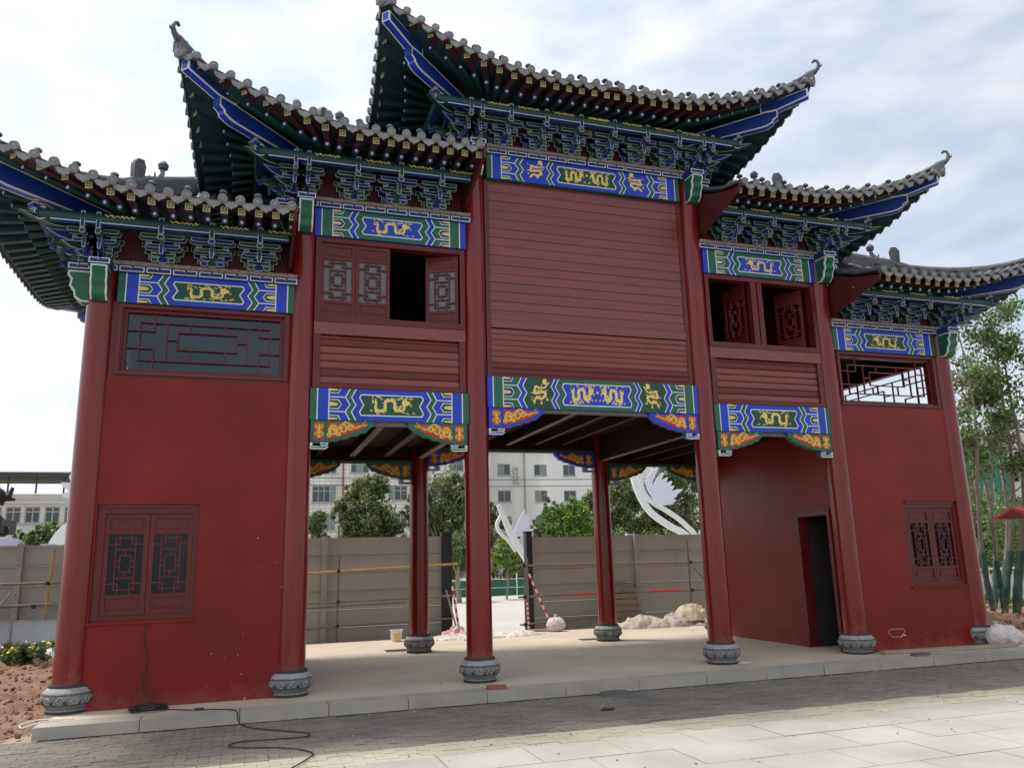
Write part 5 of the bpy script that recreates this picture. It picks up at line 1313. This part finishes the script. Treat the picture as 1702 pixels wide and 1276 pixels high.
tree('broadleaf_tree', 'bushy green tree with wrapped trunk beside the left black post', 'tree', (3.8, 23, G0), (3.8, 23, 1.9), .95, .9, 1.35, 16000, .09, LT, 14)
tree('broadleaf_tree', 'small yellow-green tree on the plaza inside the gate opening', 'tree', (6.2, 24, G0), (6.2, 24, 1.8), .95, .9, 1.0, 9000, .10, LB, 15, .05)
tree('broadleaf_tree', 'grey-leaved tree below the white flats behind the black right post', 'tree', (15.9, 44, G0), (15.9, 44, 4.0), 1.5, 1.5, 2.1, 9000, .2, LG, 16)
tree('broadleaf_tree', 'bright green round tree above the right hoarding', 'tree', (13.3, 34, G0), (13.3, 34, 3.2), 1.9, 1.6, 2.1, 18000, .17, LB, 17)
tree('broadleaf_tree', 'big dark magnolia tree left of the white winged sculpture', 'tree', (18.0, 37, G0), (18.0, 37, 4.3), 2.8, 2.2, 3.3, 26000, .22, LG, 18)
tree('broadleaf_tree', 'big dark magnolia tree behind the white petals of the sculpture', 'tree', (21.6, 38, G0), (22.6, 38, 4.7), 3.2, 2.2, 3.6, 28000, .22, LG, 19)
tree('broadleaf_tree', 'dark magnolia tree between the white flats and the gate column', 'tree', (11.0, 42, G0), (11.0, 42, 3.4), 1.3, 1.3, 2.0, 8000, .2, LG, 20)
tree('broadleaf_tree', 'green tree behind the far left hoarding below the left building', 'tree', (-13.4, 30, G0), (-13.4, 30, 3.0), 1.2, 1.2, 1.0, 7000, .16, LT, 21)
tree('broadleaf_tree', 'low green tree at the far left edge above the hoarding', 'tree', (-16.4, 30, G0), (-16.4, 30, 2.6), 1.5, 1.2, .7, 6000, .16, LG, 22)
# shrub belt seen low in the opening and above the right hoarding
t = thing('shrub_row', 'low green shrub row above the right hoarding below the magnolias', 'shrubs')
leaves('foliage', [(10.2+i*.85, 22+(i % 2)*.3, 1.7+.25*math.sin(i*2.1), .7, .6, .95) for i in range(7)], 22000, .11, LB, t, 30)
t = thing('shrub_row', 'dark shrub row behind the green net on the plaza', 'shrubs')
leaves('foliage', [(1.5+i*1.2, 33, 1.1+.2*math.sin(i*1.7), .9, .6, .9) for i in range(11)], 20000, .16, LG, t, 31)
t = thing('shrub_row', 'leafy bushes behind the tree trunks right of the gate', 'shrubs')
leaves('foliage', [(17.5+i*1.1, 11+(i % 3)*.8, 1.6+.9*math.sin(i*1.9+.5)*.6+.5*(i % 2), .95, .9, 1.25) for i in range(9)], 26000, .13, LT, t, 32)
t = thing('shrub_row', 'tall mixed green shrubs below the netted building at the right edge', 'shrubs')
leaves('foliage', [(28.5+i*1.3, 22+(i % 2), 2.3+.5*math.sin(i*2.3), 1.3, 1.2, 2.1) for i in range(7)], 30000, .2, LT, t, 37)
t = thing('shrub_row', 'low bright weeds at the foot of the wrapped trunks', 'shrubs')
leaves('foliage', [(9.8+i*.5, 4.6+(i % 2)*.4, .25, .35, .35, .22) for i in range(8)], 5000, .07, LB, t, 33)
# flower patch
t = thing('flower_patch', 'patch of yellow flowers and grass on the soil left of the gate', 'flowers')
leaves('foliage', [(-8.9+i*.25, 4.9+.2*(i % 2), .28, .25, .3, .13) for i in range(7)], 5200, .09, LT, t, 34, up=0, w=.25)
yf = mat('yellow_petal', (.75, .62, .03), .6, .1, 10); wf_ = mat('white_petal', (.7, .68, .72), .6, .1, 10)
fo = leaves('flowers', [(-8.9+i*.25, 4.85+.2*(i % 2), .37, .25, .3, .07) for i in range(7)], 420, .05, [yf, yf, wf_], t, 35, up=1, w=1)
# ------------------------------------------------------------------ trees right of the gate: bare multi-stem trunks, wrapped
def stemtree(label, base, seed, stems, leafn, wrap=1.3):
    t = thing('multi_stem_tree', label, 'tree', base, 0, 'trees with green wrapped trunks right of the gate'); g = random.Random(seed)
    tips = []; m = MB(); wm = MB()
    for (dx, dy, lx, ly, H, r_) in stems:
        pts = []
        for i in range(8):
            q = i/7; pts.append(Vector((dx+lx*q+.15*math.sin(q*6+seed+dx*20)-.15*math.sin(seed+dx*20), dy+ly*q+.08*math.cos(q*5), H*q)))
        m.tube(pts, [r_*(1-.78*i/7) for i in range(8)], 8, 'bark')
        w = [p for p in pts if p.z < wrap+.6][:3]; w[-1] = w[0]+(w[-1]-w[0])*min(1, wrap/max(.1, w[-1].z))
        wm.tube(smoothp(w, 5), [r_*1.06+.010*math.sin(i*2.2) for i in range(len(smoothp(w, 5)))], 10, 'wrap')
        for i in range(3, 8):
            for b in range(2 if i < 5 else 3):
                p = pts[i] if i < 8 else pts[-1]; a = g.uniform(0, 6.28); L_ = g.uniform(.35, .9)*(1.25-.08*i); e = p+Vector((L_*.7*math.cos(a), L_*.7*math.sin(a), L_*.75))
                md = (p+e)/2+Vector((.06*math.cos(a), .06*math.sin(a), -.04)); m.tube([p, md, e], [r_*.3*(1.1-.1*i), r_*.2*(1.1-.1*i), .006], 5, 'bark'); tips.append(e)
                for c in range(2):
                    e2 = e+Vector((g.uniform(-.35, .35), g.uniform(-.35, .35), g.uniform(.05, .4))); m.tube([md.lerp(e, .6), e2], [.009, .004], 4, 'bark'); tips.append(e2)
    ob('trunk', m, t, smooth=50); ob('trunk_wrap', wm, t, smooth=50)
    hi = [p for p in tips if p.z > 3.3 and g.random() < .8]
    leaves('crown', [(p.x, p.y, p.z, .20, .20, .17) for p in hi], leafn, .11, LT, t, seed, up=.1, spread=.6)
stemtree('tall sparse tree with forked trunk right behind the gate corner', (10.68, 3.1, -.05), 3, [(0, 0, .15, .1, 6.6, .06), (.12, -.1, 1.0, 0, 6.5, .065)], 4200, 1.5)
stemtree('sparse tree with thick green wrapped trunk near the right edge of the photo', (10.98, 2.85, -.05), 5, [(0, 0, .9, .1, 5.9, .085), (-.16, .12, .6, .2, 4.6, .05)], 3600, 1.5)
stemtree('short leaning young tree next to the gate corner column', (10.46, 3.3, -.05), 8, [(0, 0, -.35, .1, 3.4, .05), (.12, .05, .05, .2, 3.9, .04)], 1000, 1.4)
stemtree('slim tree with leafy top cut by the right edge of the photo', (11.9, 4.2, -.05), 12, [(0, 0, .2, .1, 5.2, .06), (.3, .1, .9, .2, 5.6, .05)], 3000, 1.3)

# ------------------------------------------------------------------ white winged sculptures
def ribbon3(m, pts, w, th, k):
    pts = [Vector(p) for p in pts]; vs = []; n = len(pts)
    for i, p in enumerate(pts):
        tdir = (pts[min(n-1, i+1)]-pts[max(0, i-1)]).normalized(); a = tdir.cross(Vector((0, 1, 0))).normalized(); b = Vector((0, 1, 0)); ww = w[i] if hasattr(w, '__len__') else w
        vs += [p-a*ww/2-b*th/2, p+a*ww/2-b*th/2, p+a*ww/2+b*th/2, p-a*ww/2+b*th/2]
    m.add(vs, [q for i in range(n-1) for q in ((4*i, 4*i+1, 4*i+5, 4*i+4), (4*i+1, 4*i+2, 4*i+6, 4*i+5), (4*i+2, 4*i+3, 4*i+7, 4*i+6), (4*i+3, 4*i, 4*i+4, 4*i+7))]+[(3, 2, 1, 0), (4*n-4, 4*n-3, 4*n-2, 4*n-1)], k)
def petal(m, base, tip, bend, w, k):
    base, tip = Vector(base), Vector(tip); mid = (base+tip)/2+Vector(bend); P = smoothp([base, mid, tip], 6); n = len(P)
    ribbon3(m, P, [w*math.sin(math.pi*min(.97, .12+.88*i/(n-1)))**.7 for i in range(n)], .03, k)
t = thing('wing_sculpture', 'large white sculpture with curved stems and petal wing, right of centre opening', 'sculpture', (11.0, 16, G0)); B0 = Vector((11.0, 16, G0))
m = MB(); ribbon3(m, smoothp([(8.62-11, 0, 4.75), (8.82-11, 0, 4.0), (9.25-11, 0, 3.3), (9.95-11, 0, 2.8), (10.75-11, 0, 2.35), (11.2-11, 0, 1.5), (11.3-11, 0, 0)], 6), .22, .15, 'phx'); ob('stem', m, t, smooth=40)
m = MB(); ribbon3(m, smoothp([(8.95-11, .2, 4.8), (9.15-11, .2, 4.0), (9.55-11, .2, 3.6), (10.1-11, .2, 3.3), (10.8-11, .2, 2.8), (11.3-11, .2, 2.1), (11.5-11, .2, 0)], 6), .16, .12, 'phx'); ob('stem', m, t, smooth=40)
bs = (9.75-11, .05, 3.55)
for i, (tx, tz, bx, bz, w) in enumerate([(9.72, 4.95, -.42, .05, .30), (9.95, 4.72, -.22, .1, .24), (10.12, 4.55, -.12, .12, .24), (10.32, 4.42, -.05, .12, .24), (10.42, 4.25, 0, .1, .2), (10.78, 4.12, .0, .08, .22), (10.55, 3.9, .0, .06, .18), (10.5, 3.72, 0, .05, .16), (10.42, 3.6, .0, .03, .14)]):
    m = MB(); petal(m, bs, (tx-11, .05+.03*i, tz), (bx, 0, bz), w, 'phxl'); ob('petal', m, t, smooth=40)
t = thing('wing_sculpture', 'small white bird-necked sculpture with fan wing behind the black right post', 'sculpture', (3.9, 14, G0))
m = MB(); ribbon3(m, smoothp([(2.80-3.9, 0, 3.42), (2.95-3.9, 0, 3.1), (3.1-3.9, 0, 2.75), (3.38-3.9, 0, 2.2), (3.75-3.9, 0, 1.6), (3.9-3.9, 0, .9), (3.95-3.9, 0, 0)], 6), [.10+.10*min(1, i/14) for i in range(37)], .14, 'phx'); ob('stem', m, t, smooth=40)
m = MB(); ribbon3(m, smoothp([(2.98-3.9, .1, 3.15), (2.78-3.9, .1, 2.8), (2.92-3.9, .1, 2.5), (3.15-3.9, .1, 2.3), (3.4-3.9, .1, 1.95)], 6), .10, .1, 'phx'); ob('stem', m, t, smooth=40)
for i, (tx, tz) in enumerate([(3.72, 3.25), (3.80, 3.12), (3.85, 3.0), (3.88, 2.87), (3.86, 2.74), (4.0, 2.62)]):
    m = MB(); petal(m, (3.32-3.9, .05, 2.42), (tx-3.9, .05+.02*i, tz), (.02, 0, .02), .14, 'phxl'); ob('petal', m, t, smooth=40)
t = thing('wing_sculpture', 'white arched sculpture with lilac petals peeking out left of the gate', 'sculpture', (-9.6, 16, G0))
m = MB(); ribbon3(m, smoothp([(-.8, 0, 0), (-.72, 0, 1.4), (-.55, 0, 2.3), (-.2, 0, 2.9), (.4, 0, 3.2)], 6), .35, .15, 'phx'); ob('stem', m, t, smooth=40)
for i, (tx, tz) in enumerate([(-.50, 4.25), (-.45, 3.9), (-.15, 4.7), (-.30, 4.5), (.1, 4.6)]):
    m = MB(); petal(m, (.15, .05, 3.9), (tx, .05+.02*i, tz), (0, 0, .03), .24, 'phxl'); ob('petal', m, t, smooth=40)
# lamp faces on posts
for x, y, z, w, h, lab in ((-9.62, 9.0, 2.02, .32, .25, 'square pale lilac lamp face over the far left hoarding'), (-8.86, 9.0, 1.98, .28, .17, 'small pale lilac lamp face beside the white arch at left'), (4.22, 7.6, 1.98, .22, .14, 'small white lamp box on the right hoarding post')):
    t = thing('flood_lamp', lab, 'lamp', (x, y, G0)); m = MB(); m.box(-.03, .03, -.03, .03, 0, z-G0, 'steel'); ob('post', m, t)
    m = MB(); m.box(-w/2, w/2, -.08, .04, z-G0, z-G0+h, 'led'); ob('lamp_face', m, t)
# ------------------------------------------------------------------ dark tiled ornament of a small pavilion at far left
t = thing('pavilion_corner', 'blackened pavilion roof corner with curled horned beast at the left edge', 'roof ornament', (-9.3, 6.0, G0)); 
m = MB(); m.tube(smoothp([(-.55, 0, 2.88), (-.3, 0, 2.9), (-.1, 0, 2.85), (.1, 0, 2.72), (.28, 0, 2.5)], 5), [.10]*21, 10, 'bronze'); m.tube(smoothp([(-.45, -.1, 2.3), (-.2, -.1, 2.6), (.05, -.1, 2.95), (.2, -.1, 3.08)], 5), .09, 10, 'bronze')
m.box(-.8, .38, -.5, .5, 2.38, 2.62, 'bronze'); m.lathe([(.05, 0), (.11, .03), (.1, .12), (.04, .16)], (.33, -.1, 2.42), 10, 'bronze', axis=(0,-1,.2)); m.lathe([(.05, 0), (.1, .03), (.09, .12), (.04, .16)], (.12, -.2, 2.36), 10, 'bronze', axis=(0,-1,.2)); ob('roof_corner', m, t, smooth=45)
m = MB(); m.tube(smoothp([(.18, -.1, 2.9), (.22, -.1, 3.05), (.12, -.1, 3.12), (.05, -.1, 3.05)], 5), [.10]*15+[.05], 10, 'bronze'); m.tube([(.25, -.1, 3.0), (.36, -.1, 3.06), (.40, -.1, 3.2)], [.07, .05, .03], 8, 'bronze'); m.tube([(.3, -.1, 3.0), (.46, -.1, 2.98)], [.05, .02], 8, 'bronze'); m.lathe([(.03, -.07), (.075, -.04), (.08, .03), (.03, .07)], (.12, -.1, 3.2), 10, 'bronze'); ob('beast', m, t, smooth=45)
m = MB(); m.box(-.7, -.55, -.07, .07, 0, 2.38, 'bronze'); ob('post', m, t)
# ------------------------------------------------------------------ background buildings
def wcut(m, x0, x1, z0, z1, y, opens, k, th=.3): wallgrid(m, x0, x1, z0, z1, y, y+th, opens, k)
def building_window(parent, x0, x1, z0, z1, y, n, curt, rail=True, grill=False):
    m = MB(); t_ = .09
    m.box(x0, x1, y+.06, y+.16, z1-t_, z1, 'alum'); m.box(x0, x1, y+.06, y+.16, z0, z0+t_, 'alum')
    for i in range(n+1):
        x = x0+(x1-x0-t_)*i/n; m.box(x, x+t_, y+.065, y+.155, z0+t_, z1-t_, 'alum')
    if rail: m.box(x0+t_, x1-t_, y+.07, y+.15, z0+(z1-z0)*.66, z0+(z1-z0)*.66+t_, 'alum')
    if grill:
        for i in range(9): xx = x0+(x1-x0)*(i+.5)/9; m.box(xx-.02, xx+.02, y-.12, y-.08, z0-.1, z1+.1, 'alum')
        for zz in (z0-.1, (z0+z1)/2, z1+.1): m.box(x0-.05, x1+.05, y-.15, y-.121, zz-.02, zz+.02, 'alum')
    m.box(x0-.08, x1+.08, y-.1, y-.003, z0-.10, z0-.02, 'alum')
    w = ob('window', m, parent)
    for i in range(n):
        a = x0+(x1-x0-t_)*i/n+t_; b = x0+(x1-x0-t_)*(i+1)/n; g = MB(); g.box(a, b, y+.10, y+.12, z0+t_, z1-t_, 'wcurt' if curt[i % len(curt)] else 'wglass'); ob('pane', g, w)
def acunit(parent, x, y, z, w=.8, h=.62):
    m = MB(); m.box(x, x+w, y-.42, y-.04, z, z+h, 'ac'); m.lathe([(.24, 0), (.24, .02), (.22, .02)], (x+w*.42, y-.42, z+h/2), 18, 'alum', axis=(0,-1,0)); m.lathe([(.19, 0), (.19, .006)], (x+w*.42, y-.441, z+h/2), 18, 'steel', axis=(0,-1,0)); m.lathe([(.06, 0), (.06, .03)], (x+w*.42, y-.448, z+h/2), 8, 'ac', axis=(0,-1,0))
    m.box(x-.05, x+w+.05, y-.4, y-.003, z-.08, z-.01, 'alum'); ob('air_conditioner', m, parent)
# tiled flats (left)
Yt = 78
bt = thing('apartment_building', 'white tiled apartment block with stained walls seen through the left opening', 'building')
op = []
for fl, (z0, z1) in enumerate(((2.2, 4.0), (5.15, 6.95), (8.1, 9.88), (11.2, 12.9), (14.3, 16.1))):
    op += [(1.85, 4.4, z0, z1), (-3.8, -1.6, z0, z1), (5.9, 7.9, z0+.1, z1-.3), (10.0, 12.15, z0+.2, z1), (-7.5, -5.5, z0, z1), (13.2, 14.6, z0+.3, z1), (17.0, 18.6, z0+.4, z1)]
m = MB(); wcut(m, -9, 21.5, GZ, 17.5, Yt, op, 'btile'); m.box(-9, 21.5, Yt+.31, Yt+10, 16.9, 17.5, 'btile'); m.box(-9, -8.7, Yt+.3, Yt+10, GZ, 16.89, 'btile'); m.box(21.2, 21.5, Yt+.3, Yt+10, GZ, 16.89, 'btile'); m.box(-8.6, 21.1, Yt+3, Yt+3.1, GZ, 16.8, 'interior'); ob('wall', m, bt)
m = MB()      # tile joints as thin recess strips cover (real lines between courses)
z = 0.3
while z < 17.4:
    m.box(-9, 21.5, Yt-.006, Yt-.001, z-.022, z+.022, 'grout'); z += .42
x = -8.6
while x < 21.4:
    m.box(x-.014, x+.014, Yt-.011, Yt-.0065, GZ, 17.4, 'grout'); x += .62
# keep joints off the window openings by cutting: rebuild as wall courses
mj = MB()
for (a0, a1) in [(.3+.42*i, .3+.42*i+.04) for i in range(40)]:
    xs_ = [-9]; 
    hol = sorted([(o[0]-.1, o[1]+.1) for o in op if o[2]-.12 < a0 < o[3]+.02])
    cur_ = -9
    for h0, h1 in hol:
        if h0 > cur_: mj.box(cur_, h0, Yt-.008, Yt-.001, a0, a1, 'grout')
        cur_ = max(cur_, h1)
    mj.box(cur_, 21.5, Yt-.008, Yt-.001, a0, a1, 'grout')
for i in range(48):
    x = -8.7+.63*i; cur_ = GZ
    for h0, h1 in sorted([(o[2]-.12, o[3]+.02) for o in op if o[0]-.1 < x < o[1]+.1]):
        if h0 > cur_: mj.box(x-.014, x+.014, Yt-.013, Yt-.0085, cur_, h0, 'grout')
        cur_ = max(cur_, h1)
    mj.box(x-.014, x+.014, Yt-.013, Yt-.0085, cur_, 17.5, 'grout')
ob('wall_joints', mj, bt, kind='stuff')
rn = random.Random(9)
for o_ in op: building_window(bt, *o_, Yt, 4 if o_[1]-o_[0] > 2.3 else (3 if o_[1]-o_[0] > 1.9 else 2), [rn.random() < .35 for _ in range(4)], True, grill=(o_[0] > 16 and o_[2] > 11))
m = MB(); m.tube([(5.1, Yt-.15, GZ), (5.1, Yt-.15, 17.3)], .09, 8, 'brick'); m.tube([(4.75, Yt-.1, GZ), (4.75, Yt-.1, 7.4)], .07, 8, 'black'); ob('drain_pipe', m, bt)
acunit(bt, 5.25, Yt, 5.4); acunit(bt, 15.3, Yt, 8.4)
# white flats (right)
Yw = 84
bw = thing('apartment_building', 'white rendered apartment block with rain streaks seen through the centre opening', 'building')
op = []
for z0, z1 in ((2.1, 3.5), (5.3, 6.8), (8.55, 9.95), (11.8, 13.2)):
    for x0 in (24.5, 29.3, 33.2, 37.1, 41.5, 46.0): op.append((x0, x0+1.68, z0, z1))
m = MB(); wcut(m, 23.5, 52, GZ, 14.75, Yw, op, 'bwhite'); m.box(23.3, 52.2, Yw-.25, Yw+12, 14.751, 15.0, 'canopy'); m.box(23.5, 23.8, Yw+.3, Yw+12, GZ, 14.75, 'bwhite'); m.box(23.9, 51.9, Yw+3, Yw+3.1, GZ, 14.7, 'interior')
ob('wall', m, bw)
for o_ in op: building_window(bw, *o_, Yw, 2, [rn.random() < .4, rn.random() < .4], False)
m = MB(); m.tube([(28.0, Yw-.15, GZ), (28.0, Yw-.15, 14.7)], .1, 8, 'alum'); ob('drain_pipe', m, bw)
m = MB(); m.box(26.9, 27.9, Yw-.02, Yw-.002, 4, 14.6, 'alum') if False else None
for z in (11.6, 12.25, 10.9): acunit(bw, 26.55, Yw, z, .75, .58)
acunit(bw, 36.3, Yw, 7.9)
# left building with canopy
Yl = 60
bl = thing('apartment_building', 'pale low building with dark rooftop canopy at the far left', 'building')
op = [(x0, x0+1.05, z0, z0+1.25) for z0 in (5.27, 2.3) for x0 in (-24.9, -23.5, -22.2, -20.9, -19.55, -18.2, -16.8, -15.4)]
m = MB(); wcut(m, -27, -12, GZ, 7.5, Yl, op, 'lwall'); m.box(-27, -12, Yl-.15, Yl-.002, 6.75, 6.95, 'lwall'); m.box(-12.3, -12, Yl+.3, Yl+9, GZ, 7.5, 'lwall'); m.box(-27, -12.31, Yl+2.5, Yl+2.6, GZ, 7.4, 'interior'); ob('wall', m, bl)
for o_ in op: building_window(bl, *o_, Yl, 2, [0, 0], True)
m = MB(); m.box(-27, -17.9, Yl-1.0, Yl+5, 8.75, 9.02, 'canopy'); m.box(-27, -17.7, Yl-1.1, Yl+5.1, 9.021, 9.1, 'alum')
for x in (-24, -22.1, -20.2, -18.3): m.box(x-.06, x+.06, Yl-.5, Yl-.4, 7.5, 8.75, 'canopy'); 
ob('canopy', m, bl)
# green netted building, far right
bg_ = thing('netted_building', 'distant building wrapped in green safety net behind the right trees', 'building')
m = MB(); m.box(55.8, 61.5, 45, 53, 0, 10.4, 'greenb'); m.box(55.6, 61.7, 44.9, 53.1, 10.401, 10.55, 'canopy'); ob('net_wall', m, bg_)
for i in range(6):
    m = MB(); m.box(55.8+i*1.1, 55.9+i*1.1, 44.85, 44.99, 0, 10.4, 'alum'); ob('standard', m, bg_)
bq = thing('apartment_building', 'grey apartment block far off at the right edge behind the sparse trees', 'building')
m = MB(); wcut(m, 66, 84, 0, 13.6, 55, [(x0, x0+1.8, z0, z0+1.5) for x0 in (67, 70, 73, 76, 79) for z0 in (2, 5.2, 8.4)], 'lwall'); m.box(66, 84, 55.31, 60, 12.9, 13.6, 'lwall'); m.box(66.2, 83.8, 57, 57.1, 0, 12.8, 'interior'); ob('wall', m, bq)
# kiosk with red roof
t = thing('roofed_signboard', 'small red-roofed wooden notice board at the right edge', 'signboard', (10.92, 2.05, -.10))
m = MB(); 
for s in (-1, 1): m.prism([(0, 2.46), (s*.42, 2.27), (s*.42, 2.23), (0, 2.41)], (0,0,0), (0,-1,0), (0,0,1), -.62, .62, 'kroof') 
for i in range(7):
    for s in (-1, 1): m.tube([(-.58+i*.19, 0, 2.47), (-.58+i*.19, s*.42, 2.285)], .014, 6, 'kroof')
ob('roof', m, t)
for x in (-.12, .45): m = MB(); m.box(x-.04, x+.04, -.04, .04, 0, 2.38, 'frame'); ob('post', m, t)
m = MB(); m.box(-.08, .41, -.02, .02, 1.3, 1.95, 'frame'); ob('board', m, t)
# white panels fence far right
t = thing('panel_fence', 'white and grey panel fence behind the wrapped trunks at right', 'fence')
for i in range(6):
    m = MB(); a = 13.0+i*1.5; m.box(a+.02, a+1.46, 8.0, 8.04, -.1, .78, 'fblue'); ob('panel', m, t)
    m = MB(); m.box(a-.03, a+.018, 7.95, 8.04, -.1, 1.0, 'wplastic'); ob('post', m, t)
m = MB(); m.box(12.9, 22, 7.98, 8.02, .9, .96, 'wplastic'); ob('rail', m, t)
# green net barrier & edge on the plaza
t = thing('net_barrier', 'low green mesh barrier with white rail across the far side of the plaza', 'barrier')
m = MB(); m.box(-2, 14, 27.98, 28.0, GZ, .62, 'net'); ob('net', m, t)
for i in range(9): m = MB(); m.tube([(-2+2*i, 27.95, GZ), (-2+2*i, 27.95, .95)], .03, 6, 'wplastic'); ob('post', m, t)
for z in (.25, .66): m = MB(); m.tube([(-2, 27.93, z), (14, 27.93, z)], .015, 6, 'wplastic'); ob('rail', m, t)
# power lines
for z, lab in ((10.3, 'upper thin power line crossing before the white flats'), (9.6, 'lower thin power line crossing before the white flats')):
    m = MB(); m.tube([(-20+i*5, 70, z-.5*math.sin(math.pi*i/14)) for i in range(15)], .035, 5, 'rubber'); tag(ob('power_line', m), lab, 'power line')
scene.cycles.max_bounces = 6; scene.cycles.diffuse_bounces = 3; scene.cycles.transparent_max_bounces = 10
scene.cycles.use_denoising = True
